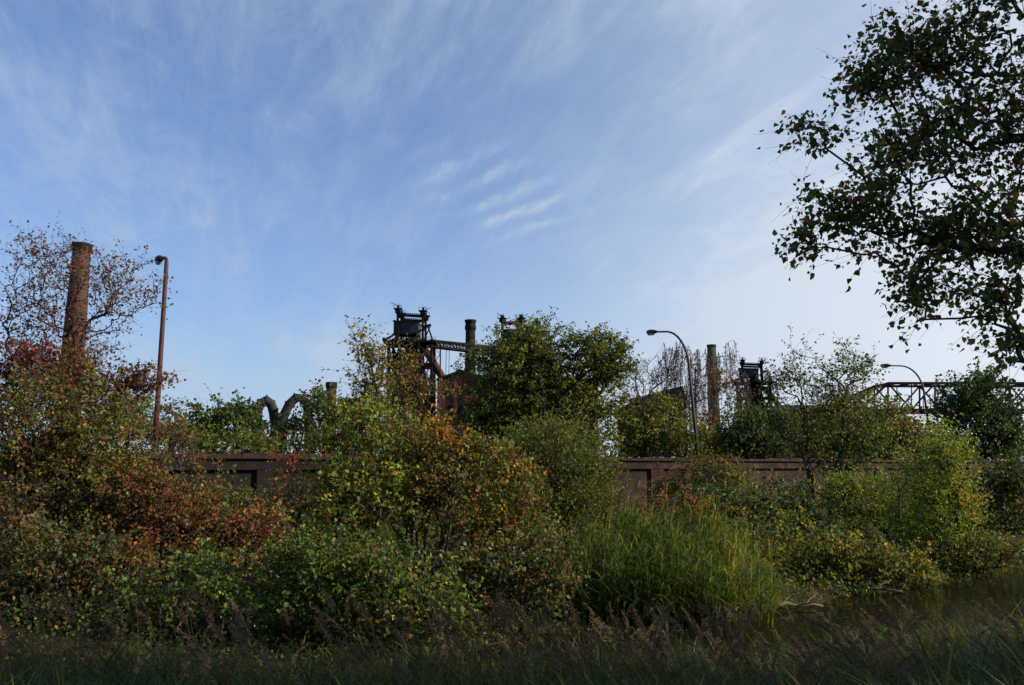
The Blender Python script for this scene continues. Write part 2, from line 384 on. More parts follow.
# ------------------------------------------------------------------ street lamps on the road behind the wall
def lamp(label, px_base, d, tilt, mat, top_py, arm=2.5, rise=2.15, big=1.):
    p = at(px_base, 447, d); z0 = float(gz(p[0], p[1]))
    t = thing('street_lamp', label, 'street lamp', (p[0], p[1], z0), 0, 'street lamps along the road behind the wall')
    H = EYE + (466 - top_py) * pxm(d, top_py) - z0
    a = np.array([-.559, .829, 0.])
    tl = math.tan(tilt)
    def q(h, o): return a * o + np.array([-h * tl, 0, h])
    r0, r1 = .115, .055
    pts = [q(0, 0), q(H * .5, 0), q(H - rise - .15, 0)]; rad = [r0, .095, .078]
    if arm > 0:
        for k in range(1, 9):
            th = k / 8 * R(84)
            pts.append(q(H - rise - .15 + rise * math.sin(th), arm * .62 * (1 - math.cos(th)))); rad.append(.078 - .022 * k / 8)
        pts.append(q(H - .06, arm * .86)); rad.append(r1)
    m = MB(); m.tube(pts, rad, 10); m.build('pole', mat, t, True)
    m = MB(); m.tube([q(-.1, 0), q(1.1, 0), q(1.16, 0)], [.16, .16, .12], 12); m.build('base_sleeve', mat, t, True)
    hb = q(H - .05, arm * .84); he = q(H + .04, arm * .84 + .95)
    dirn = (he - hb) / np.linalg.norm(he - hb)
    m = MB()
    m.tube([hb, hb + dirn * .1, hb + dirn * .3, hb + dirn * .62, hb + dirn * .86, hb + dirn * .95], [.05, .08, .14, .16, .12, .04], 10)
    hd = m.build('lamp_head', mat, t, True)
    m = MB(); c = hb + dirn * .58 - np.array([0, 0, .1])
    m.tube([c - dirn * .24, c - dirn * .2, c + dirn * .2, c + dirn * .24], [.05, .115, .115, .05], 10); m.build('lens', M['lens'], hd, True)
lamp('tall rust red street lamp standing alone behind the left end of the wall', 155, 30.0, R(.2), M['lamp_rust'], 253, 1.25, .38, 1.15)
lamp('curved arm street lamp in front of the bare weeping birch', 700.5, 46.0, R(3.6), M['lamp_grey'], 327, 2.7)
lamp('farthest curved arm street lamp in front of the steel truss bridge', 934, 62.0, R(3.2), M['lamp_grey'], 363, 2.8)

# ------------------------------------------------------------------ the ironworks
def base_at(px, d):
    p = at(px, 455, d); return np.array([p[0], p[1], .3])
def chimney(name, label, px_top, py_top, d, prof, mat, capmat, k=28, cat='chimney'):
    """prof: (py, radius px) from the top down; the last runs to the ground"""
    p = at(px_top, py_top, d); b = np.array([p[0], d, .3]); s = pxm(d, py_top)
    t = thing(name, label, cat, b)
    zt = p[2] - .3
    def zz(py): return at(px_top, py, d)[2] - .3
    m = MB(); pr = [(r * pxm(d, py), zz(py)) for py, r in prof]
    (r1, z1), (r2, z2) = pr[-2], pr[-1]
    pr.append((r2 + (r2 - r1) * (z2) / max(z1 - z2, .1), 0)); m.lathe(pr[::-1], k=k); m.build('shaft', mat, t, True)
    return t, zt, s
t, zt, s = chimney('brick_chimney', 'tall tapering brown brick chimney with dark rim behind the red tree', 82, 247, 150, [(247.5, 8.1), (300, 9.5), (380, 11.3)], M['brick_chimney'], None)
m = MB(); m.lathe([(8.3*s, zt - .9), (9.3*s, zt - .5), (9.6*s, zt + .35), (9.0*s, zt + .6), (7.5*s, zt + .6), (7.5*s, zt - .3)], k=28); m.build('rim', M['steel_dark'], t, True)
for k in range(6):
    m = MB(); m.lathe([((8.55+k*.66)*s, zt - 4 - k*4.6), ((8.9+k*.66)*s, zt - 3.85 - k*4.6), ((8.55+k*.66)*s, zt - 3.7 - k*4.6)], k=28); m.build('band', M['steel_rust'], t)
t, zt, s = chimney('steel_chimney', 'dark round steel chimney rising between the two furnace tops', 470.5, 323, 270, [(324, 4.8), (350, 5.0), (378, 5.5)], M['steel_dark'], None)
m = MB(); m.lathe([(4.9*s, zt - 2.6), (5.7*s, zt - 2.2), (5.7*s, zt - 1.2), (5.2*s, zt - .9), (5.2*s, zt + .2), (5.9*s, zt + .4), (5.9*s, zt + 1.0), (4.3*s, zt + 1.1)], k=24); m.build('rim', M['steel_dark'], t, True)
t, zt, s = chimney('concrete_chimney', 'plain mossy olive chimney beside the weeping birch', 711.5, 346, 200, [(346, 4.3), (380, 5.0), (430, 6.1)], M['concrete_olive'], None)
m = MB(); m.lathe([(4.4*s, zt - .4), (4.75*s, zt - .2), (4.75*s, zt + .3), (3.6*s, zt + .3), (3.6*s, zt - .3)], k=24); m.build('rim', M['bunker'], t, True)
t, zt, s = chimney('brick_stack', 'short round brown stack behind the green trees left of the furnace', 331.5, 383, 130, [(383.5, 4.9), (400, 5.2), (440, 5.8)], M['steel_rust'], None)
m = MB(); m.lathe([(5.0*s, zt - .9), (5.7*s, zt - .7), (5.7*s, zt + .1), (4.5*s, zt + .1)], k=24); m.build('rim', M['steel_dark'], t, True)
m = MB(); m.tube([(-6.4*s, 0, 0), (-6.4*s, 0, zt - 1.2)], .12, 6); m.build('side_pipe', M['pipe_grey'], t)

def gas_pipe(label, pts, d, r):
    b = base_at(pts[0][0], d)
    t = thing('gas_pipe', label, 'pipe', b, 0, 'arched gas mains behind the wall')
    P = [at(x, y, d) - b for x, y in pts]
    P = [np.array([P[0][0], 0, 0])] + P + [np.array([P[-1][0], 0, 0])]
    P = [p + np.array([0, i * .25, 0]) for i, p in enumerate(P)]
    m = MB(); m.tube(P, r, 14); m.build('pipe_run', M['pipe_grey'], t, True)
    for i in range(1, len(P) - 1):
        m = MB(); dr = P[i+1] - P[i-1]; dr = dr / np.linalg.norm(dr)
        m.tube([P[i] - dr * .12, P[i] + dr * .12], r * 1.13, 14); m.build('flange', M['pipe_grey'], t)
gas_pipe('sharp elbowed grey gas pipe loop, narrower one of the two', [(256.5, 425), (257, 408), (260, 402.5), (264.5, 399.5), (268.5, 403), (270.5, 409), (272, 425)], 130, .78)
gas_pipe('round arched grey gas pipe, wider one of the two loops', [(281.5, 430), (283, 415), (288, 404), (294.5, 397), (301, 397.5), (305, 405), (306.5, 425)], 128, .74)

# furnace designed in the picture of the first one (metres, local to its foot)
FD = 260.0; FB = base_at(411, FD)
def g(px, py, dy=0.): return at(px, py, FD) - FB + np.array([0, dy, 0])
def make_furnace():
    t = thing('blast_furnace', 'rusted blast furnace tower with winch house and gantry left of the steel chimney', 'furnace', FB, 0, 'blast furnaces of the disused ironworks')
    sh = MB(); zz = lambda py: g(411, py)[2]
    sh.lathe([(6.6, 0), (6.6, zz(440)), (5.4, zz(432)), (6.2, zz(415)), (5.6, zz(395)), (4.0, zz(368)), (3.2, zz(358)), (2.2, zz(350))], c=(0, 0), k=24); sh.build('furnace_shaft', M['steel_rust'], t, True)
    cols = [(391, -5.5), (391, 5.5), (403, -6.5), (421, -6.5), (433, -5.5), (433, 5.5), (421, 6.5), (403, 6.5)]
    for px, dy in cols:
        m = MB(); m.bar(g(px, 455, dy) * np.array([1, 1, 0]), g(px, 345, dy), .75); m.build('column', M['steel_dark'], t)
    br = MB()
    for py0, py1 in ((345, 366), (366, 388), (388, 412), (412, 440)):
        for (pa, da), (pb, db) in zip(cols, cols[1:] + cols[:1]):
            if abs(pa - pb) > 20 and abs(da - db) < 1: continue
            br.bar(g(pa, py0, da), g(pb, py1, db), .34); br.bar(g(pb, py0, db), g(pa, py1, da), .34)
    br.build('bracing', M['steel_dark'], t)
    for py, x0, x1, w in ((344, 386, 437.5, 6.8), (366, 389, 436, 6.6), (388, 389, 435, 6.6), (412, 388, 436, 6.8)):
        m = MB(); a = g(x0, py, -w); b = g(x1, py, w)
        m.box((a[0], a[1], a[2] - .35), (b[0], b[1], a[2] + .25)); f = m.build('platform', M['steel_dark'], t)
        for dy in (-w, w):
            r = MB()
            for h in (.6, 1.2): r.bar((a[0], dy, a[2] + h), (b[0], dy, a[2] + h), .09)
            for i in range(15):
                x = a[0] + (b[0] - a[0]) * i / 14; r.bar((x, dy, a[2] + .2), (x, dy, a[2] + 1.2), .09)
            r.build('railing', M['steel_dark'], f)
    # winch house on legs
    m = MB(); a = g(395.0, 335.5, -3.6); b = g(419.8, 324.4, 3.6); hi = g(419.8, 323.0)[2]
    m.prism([(a[0], a[2]), (b[0], a[2]), (b[0], b[2] - .1), (a[0], hi)], -3.6, 3.6); wh = m.build('winch_house', M['steel_blue'], t)
    m = MB(); m.prism([(a[0] - .3, hi + .02), (b[0] + .3, b[2] - .1), (b[0] + .3, b[2] + .2), (a[0] - .3, hi + .3)], -3.9, 3.9); m.build('roof', M['roof_dark'], wh)
    for px in (397, 405, 412, 418.5):
        for dy in (-3.2, 3.2): m = MB(); m.bar(g(px, 344, dy), g(px, 335.4, dy), .45); m.build('house_leg', M['steel_dark'], t)
    m = MB(); m.bar(g(397, 345, -3.2), g(405, 335.5, -3.2), .25); m.bar(g(405, 335.5, -3.2), g(412, 345, -3.2), .25); m.build('house_brace', M['steel_dark'], t)
    # charging bells hood under the house
    m = MB(); m.lathe([(2.4, zz(350)), (3.4, zz(345.5)), (3.4, zz(341)), (1.6, zz(336.5))], c=(.3, 0), k=16); m.build('charging_hopper', M['steel_dark'], t, True)
    # portal gantry with two pulley heads
    for dy in (-4.5, 4.5):
        m = MB()
        for px in (399.6, 424.2): m.bar(g(px, 345, dy), g(px, 315, dy), .72)
        a = g(399.6, 317.2, dy); b = g(424.2, 319, dy); m.bar(a, b, .6, .9)
        m.bar(g(399.6, 315.0, dy), g(424.2, 317, dy), .16)
        for i in range(13):
            u = i / 12; p = a + (b - a) * u; m.bar(p, p + np.array([0, 0, .9]), .12)
        if dy < 0:
            m.bar(g(424.2, 329, dy), g(432.5, 327, dy), .6); m.bar(g(419.8, 334, dy), g(432.5, 327, dy), .5)
            m.bar(g(429, 328, dy), g(434.5, 344, dy), .5); m.bar(g(424.2, 345, dy), g(432, 328, dy), .3)
        m.build('gantry_frame', M['steel_dark'], t)
    for px, py in ((400, 313), (424.5, 315.2)):
        c = g(px, py)
        for dy in (-4.5, 4.5):
            m = MB(); m.box((c[0] - .85, dy - .9, c[2] - .9), (c[0] + .85, dy + .9, c[2] + .4)); m.box((c[0] - 1.35, dy - 1.3, c[2] + .4), (c[0] + 1.35, dy + 1.3, c[2] + .6))
            for dx in (-1.25, 0, 1.25): m.bar((c[0] + dx, dy - 1.2, c[2] + .55), (c[0] + dx, dy - 1.2, c[2] + 1.5), .12)
            m.bar((c[0] - 1.3, dy - 1.2, c[2] + 1.5), (c[0] + 1.3, dy - 1.2, c[2] + 1.5), .1); m.tube([(c[0] - .3, dy, c[2] + 1.0), (c[0] + .3, dy, c[2] + 1.0)], .75, 16)
            h = m.build('pulley_head', M['steel_dark'], t)
            if dy < 0:
                r = MB()
                if px < 410: r.bar((c[0] - 2.6, dy, c[2] + 2.7), (c[0] + .8, dy, c[2] + 1.2), .16)
                else: r.bar((c[0], dy, c[2] + .9), (c[0] + 2.8, dy, c[2] + 1.6), .14)
                r.bar((c[0] + .3, dy, c[2] + .7), (c[0] + .3, dy, c[2] + 2.3), .12); r.build('rod', M['steel_dark'], h)
        for zo in (.4, 5.0): m = MB(); m.bar((c[0], -3.6, c[2] - zo), (c[0], 3.6, c[2] - zo), .35); m.build('cross_tie', M['steel_dark'], t)
    m = MB(); m.bar(g(386, 341.5, -3), g(396, 335.8, -3), .55); m.bar(g(386, 341.5, 3), g(396, 335.8, 3), .55); m.bar(g(385.5, 341, -4), g(385.5, 341, 4), .9)
    for x in (388, 390.5, 393): m.bar(g(x, 344, -3), g(x + 1, 339.5, -3), .2)
    m.build('skip_ramp', M['steel_rust'], t)
    m = MB(); m.tube([g(421, 352, -3), g(427, 353, -3), g(432, 360, -3), g(446, 383, -3), g(448.5, 390, -3), g(449, 425, -3)], 1.25, 14); m.build('downcomer_pipe', M['steel_rust'], t, True)
    m = MB(); m.tube([g(404, 356, 3), g(398, 350, 3), g(394.5, 356, 3), g(393.5, 420, 3)], .8, 10); m.build('uptake_pipe', M['steel_rust'], t, True)
    m = MB()
    for k in range(9):   # zigzag stair tower
        y0, y1 = 440 - k * 10.5, 440 - (k + 1) * 10.5; xa, xb = (434, 441) if k % 2 else (441, 434)
        m.bar(g(xa, y0, -4), g(xb, y1, -4), .5, .15)
    for x in (433.6, 441.4):
        for dy in (-5.2, -2.8): m.bar(g(x, 455, dy) * np.array([1, 1, 0]), g(x, 345, dy), .22)
    m.build('stair_tower', M['steel_dark'], t)
    return t
fur = make_furnace()
f2 = copy_tree(fur); b2 = base_at(521, 275); f2.location = b2; f2.rotation_euler = (0, 0, R(-37)); f2.scale = (1, 1, 1.005)
f2['label'] = 'blast furnace whose top pokes above the broad dark green maple'
f3 = copy_tree(fur); b3 = base_at(757, 352); f3.location = b3; f3.rotation_euler = (0, 0, R(-14)); f3.scale = (1.0, 1, .915)
f3['label'] = 'distant dark blast furnace standing right of the olive chimney'

def truss_line(m, P0, P1, Q0, Q1, n, w, wd, cross=True):
    P0, P1, Q0, Q1 = map(np.array, (P0, P1, Q0, Q1))
    m.bar(P0, P1, w); m.bar(Q0, Q1, w)
    for i in range(n + 1):
        u = i / n; a = P0 + (P1 - P0) * u; b = Q0 + (Q1 - Q0) * u; m.bar(a, b, wd)
        if i < n:
            v = (i + 1) / n; c = P0 + (P1 - P0) * v; e = Q0 + (Q1 - Q0) * v
            if i % 2: m.bar(a, e, wd)
            else: m.bar(b, c, wd)
            if cross: m.bar(*((b, c) if i % 2 else (a, e)), wd * .6)
def lattice_bridge():
    d0, d1 = 257., 272.
    b = base_at(432, d0)
    t = thing('lattice_bridge', 'dark lattice girder bridge linking the furnace tops past the steel chimney', 'bridge', b)
    P = lambda x, y, d: at(x, y, d) - b
    for dy, nm in ((0, 0), (3.2, 1)):
        o = np.array([0, dy, 0]); m = MB()
        truss_line(m, P(430, 340.2, d0) + o, P(506, 348.2, d1) + o, P(430, 345.8, d0) + o, P(506, 355, d1) + o, 12, .62, .3); m.build('truss', M['steel_dark'], t)
    m = MB(); a = P(430, 345.6, d0); c = P(506, 354.8, d1)
    for i in range(13):
        p = a + (c - a) * i / 12; m.bar(p, p + np.array([0, 3.2, 0]), .3)
    m.bar(a + np.array([0, 1.6, .2]), c + np.array([0, 1.6, .2]), 2.4, .2); m.build('deck', M['steel_dark'], t)
    for x in (445.6, 448.6):
        m = MB(); u = (x - 430) / 76; top = a + (c - a) * u; low = P(x, 385, d0 + (d1 - d0) * u)
        m.tube([top, low * np.array([1, 1, 1])], .09, 6); m.build('cable', M['steel_dark'], t)
lattice_bridge()

def gable_hall(label, xl, xa, xr, y_apex, y_eave, d, depth):
    b = base_at(xa, d); t = thing('brick_hall', label, 'building', b, 0, 'brick casting halls of the ironworks')
    P = lambda x, y: at(x, y, d) - b
    l_, a_, r_ = P(xl, y_eave), P(xa, y_apex), P(xr, y_eave)
    m = MB(); m.prism([(l_[0], 0), (r_[0], 0), (r_[0], r_[2]), (a_[0], a_[2]), (l_[0], l_[2])], 0, depth); w = m.build('wall', M['brick_hall'], t)
    m = MB()
    for e, sg in ((l_, -1), (r_, 1)):
        dr = e - a_; dr = dr / np.linalg.norm(dr)
        p = a_; q = e + dr * .8
        m.prism([(p[0], p[2] + .05), (q[0], q[2] + .05), (q[0], q[2] + .55), (p[0], p[2] + .55)], -.7, depth + .7)
    m.build('roof', M['roof_dark'], t)
    for fx in (.25, .5, .75):
        x = l_[0] + (r_[0] - l_[0]) * fx; h = l_[2] * .55
        m = MB(); n = 10; poly = [(x - 1.1, h), (x + 1.1, h)] + [(x + 1.1 * math.cos(math.pi * i / n), h + 3.6 + 1.1 * math.sin(math.pi * i / n)) for i in range(n + 1)]
        m.prism(poly, -.06, -.01); m.build('window', M['steel_dark'], t)
    for fx in (.0, .375, .625, 1.):
        x = l_[0] + (r_[0] - l_[0]) * fx; m = MB(); m.box((x - .45, -.3, 0), (x + .45, -.003, l_[2] - .3)); m.build('pilaster', M['brick_hall'], t)
gable_hall('red brick gabled hall at the foot of the steel chimney', 439, 461, 483, 371.5, 379.5, 236, 42)
gable_hall('red brick gabled hall glimpsed through the crown of the dark green maple', 546, 571, 596, 377, 386, 238, 42)

def bunker():
    d = 112; b = base_at(660, d); t = thing('ore_bunker', 'dark rusty slanting bunker block behind the leafless tree', 'building', b)
    P = lambda x, y: at(x, y, d) - b
    pts = [(629, 456), (629, 403), (645, 399), (682, 389.5), (686.5, 395), (688, 456)]
    poly = [(P(x, y)[0], max(0, P(x, y)[2])) for x, y in pts]
    m = MB(); m.prism(poly, 0, 12); m.build('wall', M['bunker'], t)
    m = MB(); a = P(629, 402.6); c = P(682.5, 388.8); m.bar((a[0], -.25, a[2]), (c[0], -.25, c[2]), .5, .8); m.build('parapet', M['roof_dark'], t)
    for i in range(5):
        x = P(634 + i * 11, 430)[0]; m = MB(); m.box((x - .35, -.45, 0), (x + .35, -.003, P(640, 406 - i * 2.6)[2])); m.build('buttress', M['bunker'], t)
    for i in range(4):
        x = P(639.5 + i * 11, 430)[0]; z = P(640, 418)[2]; m = MB(); m.box((x - .5, -.05, z - .8), (x + .5, -.006, z + .8)); m.build('window', M['steel_dark'], t)
bunker()
def low_shed(label, x0, x1, y_roof, y_eave, d, roofmat, wallmat, depth=14):
    b = base_at((x0 + x1) / 2, d); t = thing('shed', label, 'building', b)
    P = lambda x, y: at(x, y, d) - b
    a = P(x0, y_eave); c = P(x1, y_eave); z = a[2]; rz_ = P(x0, y_roof)[2]
    m = MB(); m.box((a[0], 0, 0), (c[0], depth, z)); m.build('wall', wallmat, t)
    e = (c[0] - a[0]) * .16; o = .5
    m = MB(); vs = [(a[0]-o, -o, z+.01), (c[0]+o, -o, z+.01), (c[0]+o, depth+o, z+.01), (a[0]-o, depth+o, z+.01), (a[0]+e, depth/2, rz_), (c[0]-e, depth/2, rz_)]
    m.add(vs, [(0,1,5,4), (1,2,5), (2,3,4,5), (3,0,4), (3,2,1,0)]); m.build('roof', roofmat, t)
    w = c[0] - a[0]
    for i in range(max(2, int(w / 4))):
        x = a[0] + w * (i + .5) / max(2, int(w / 4)); m = MB(); m.box((x - .6, -.05, z * .45), (x + .6, -.004, z * .75)); m.build('window', M['steel_dark'], t)
low_shed('long low shed with dark hipped roof behind the slender sparse tree', 776, 884, 402.5, 410, 165, M['roof_dark'], M['bunker'])
low_shed('small low building with pale flat roof at the foot of the olive chimney', 703, 737, 431.5, 435.5, 88, M['concrete_pale'], M['bunker'], 6)

def pipe_bridge():
    d = 120; b = base_at(365, d); t = thing('pipe_bridge', 'dark elevated pipe trestle left of the furnace behind the thin tree', 'bridge', b)
    P = lambda x, y, dy=0: at(x, y, d) - b + np.array([0, dy, 0])
    m = MB(); m.tube([P(338, 400.5), P(395, 399.5)], .32, 12); m.build('pipe', M['steel_dark'], t, True)
    m = MB(); m.bar(P(338, 403.3, 0), P(395, 402.3, 0), .5, .3); m.bar(P(338, 403.3, 1.2), P(395, 402.3, 1.2), .3, .3); m.build('deck', M['steel_dark'], t)
    for x in (345, 373, 392):
        m = MB()
        for dy in (0, 1.2): m.bar(P(x, 455, dy) * np.array([1, 1, 0]), P(x, 403.5, dy), .55)
        m.bar(P(x, 415, 0), P(x, 425, 1.2), .2); m.build('trestle_leg', M['steel_rust'], t)
pipe_bridge()

def truss_bridge():
    d = 120.; b = base_at(887, d); t = thing('truss_bridge', 'long riveted steel truss bridge with sloping end behind the right hand trees', 'bridge', b)
    P = lambda x, y, dy=0: at(x, y, d) - b + np.array([0, dy, 0])
    bay = 23.5; n = 13
    for dy in (0, 4.6):
        m = MB(); tops = [P(888 + bay * i, 383.2, dy) for i in range(n)]; lows = [P(888 + bay * i, 409.8, dy) for i in range(n)]
        L = P(832, 407.5, dy); m.bar(L, tops[0], .36); m.bar(tops[0], tops[-1], .36); m.bar(P(832, 409.8, dy), lows[-1], .36)
        for i in range(n):
            m.bar(tops[i], lows[i], .12 if i % 2 else .2)
            if i + 1 < n:
                if i % 2 == 0: m.bar(tops[i], lows[i+1], .2)
                else: m.bar(lows[i], tops[i+1], .2)
                mid = (tops[i] + tops[i+1] + lows[i] + lows[i+1]) / 4
                m.bar(mid, (lows[i] + lows[i+1]) / 2, .09)
        q = P(860, 409.8, dy); m.bar(q, P(860, 395.5, dy), .3); m.bar(q, tops[0], .3)
        m.build('truss', M['steel_dark'], t)
    m = MB(); a = P(832, 410.8); c = P(888 + bay * (n-1), 410.8); m.box((a[0], .32, a[2] - .25), (c[0], 4.28, a[2] + .2))
    m.build('deck', M['steel_dark'], t)
    m = MB()
    for i in range(n):
        m.bar(P(888 + bay * i, 383.2, 0), P(888 + bay * i, 383.2, 4.6), .25)
        if i + 1 < n: m.bar(P(888 + bay * i, 383.2, 0), P(888 + bay * (i+1), 383.2, 4.6), .15)
    m.build('top_bracing', M['steel_dark'], t)
    for x in (846, 1010, 1150):
        m = MB()
        for dy in (.3, 4.3): m.bar(P(x, 455, dy) * np.array([1, 1, 0]), P(x, 412.2, dy), .7)
        for (ya, yb) in ((412, 430), (430, 450)): m.bar(P(x, ya, .3), P(x, yb, 4.3), .25); m.bar(P(x, ya, 4.3), P(x, yb, .3), .25)
        m.build('pier', M['steel_rust'], t)
truss_bridge()

# ------------------------------------------------------------------ plants
C = dict(G=(.042,.066,.015), G2=(.080,.120,.018), YG=(.20,.20,.024), LG=(.115,.175,.028), Y=(.38,.26,.032), O=(.42,.155,.018), R=(.30,.045,.022),
         RB=(.175,.060,.032), BR=(.135,.078,.032), OL=(.125,.116,.024), BG=(.032,.062,.028), P=(.10,.042,.040), DO=(.25,.088,.030), PG=(.16,.18,.11), BL=(.20,.27,.030))
def unit(v): return v / np.maximum(np.linalg.norm(v, axis=-1, keepdims=True), 1e-9)
def seg_tubes(A, B, ra, rb, k):
    d = unit(B - A); ref = np.where(np.abs(d[:, 2:3]) < .9, np.array([[0, 0, 1.]]), np.array([[1., 0, 0]]))
    u = unit(np.cross(d, ref)); w = np.cross(d, u); n = len(A)
    ang = 2 * np.pi * np.arange(k) / k
    ring = u[:, None] * np.cos(ang)[None, :, None] + w[:, None] * np.sin(ang)[None, :, None]
    V = np.concatenate([A[:, None] + ring * ra[:, None, None], B[:, None] + ring * rb[:, None, None]], 1).reshape(-1, 3)
    j = np.arange(k); jn = (j + 1) % k
    F = (np.arange(n)[:, None, None] * (2 * k) + np.stack([j, jn, jn + k, j + k], -1)[None]).reshape(-1, 4)
    return V, F
def leaf_faces(P, ax, nr, ln, wd, fold, six):
    """one folded leaf per row: P base, ax along, nr up"""
    sd_ = np.cross(ax, nr); n = len(P); ln = ln[:, None]; wd = wd[:, None]
    if six:
        a = P; t = P + ax * ln
        l1 = P + ax * ln * .30 + sd_ * wd + nr * wd * fold; l2 = P + ax * ln * .62 + sd_ * wd * .62 + nr * wd * fold * .6
        r1 = P + ax * ln * .30 - sd_ * wd + nr * wd * fold; r2 = P + ax * ln * .62 - sd_ * wd * .62 + nr * wd * fold * .6
        V = np.stack([a, l1, l2, t, r2, r1], 1).reshape(-1, 3)
        F = (np.arange(n)[:, None, None] * 6 + np.array([[0, 1, 2, 3], [0, 3, 4, 5]])[None]).reshape(-1, 4)
        return V, F, 6
    a = P; t = P + ax * ln; l_ = P + ax * ln * .45 + sd_ * wd + nr * wd * fold; r_ = P + ax * ln * .45 - sd_ * wd + nr * wd * fold
    V = np.stack([a, l_, t, r_], 1).reshape(-1, 3)
    F = (np.arange(n)[:, None, None] * 4 + np.array([[0, 1, 2], [0, 2, 3]])[None]).reshape(-1, 3)
    return V, F, 4
def grow(base, targets, trunk, rng, alpha=.35, step=.5, wob=.12):
    """joins every target to the skeleton by the cheapest path; returns nodes and parents"""
    N = [np.array(p, float) for p in trunk[0]]; par = list(trunk[1]); path = [0.] * len(N)
    for i in range(1, len(N)): path[i] = path[par[i]] + np.linalg.norm(N[i] - N[par[i]])
    cap = len(N) + len(targets) * 14; A = np.zeros((cap, 3)); PL = np.zeros(cap); n = len(N); A[:n] = N; PL[:n] = path
    order = np.argsort(np.linalg.norm(targets - base, axis=1)); tips = []
    for ti in order:
        t = targets[ti]; dv = t - A[:n]; ds = np.linalg.norm(dv, axis=1)
        cost = ds + alpha * PL[:n] + .9 * np.maximum(0, -dv[:, 2]); cost[0] += 1.
        j = int(np.argmin(cost)); L = ds[j]; k = int(min(12, max(1, round(L / step))))
        perp = rng.normal(size=3) * wob * L; a = A[j].copy(); last = j
        for i in range(1, k + 1):
            u = i / k; p = a + (t - a) * u + perp * math.sin(math.pi * u) + (rng.normal(size=3) * wob * .12 * L if i < k else 0)
            A[n] = p; PL[n] = PL[last] + np.linalg.norm(p - A[last]); par.append(last); last = n; n += 1
        tips.append(last)
    return A[:n], np.array(par), np.array(tips), order
def pal_arr(pal):
    cs = np.array([C[k] for k, _ in pal]); w = np.array([v for _, v in pal], float); return cs, w / w.sum()

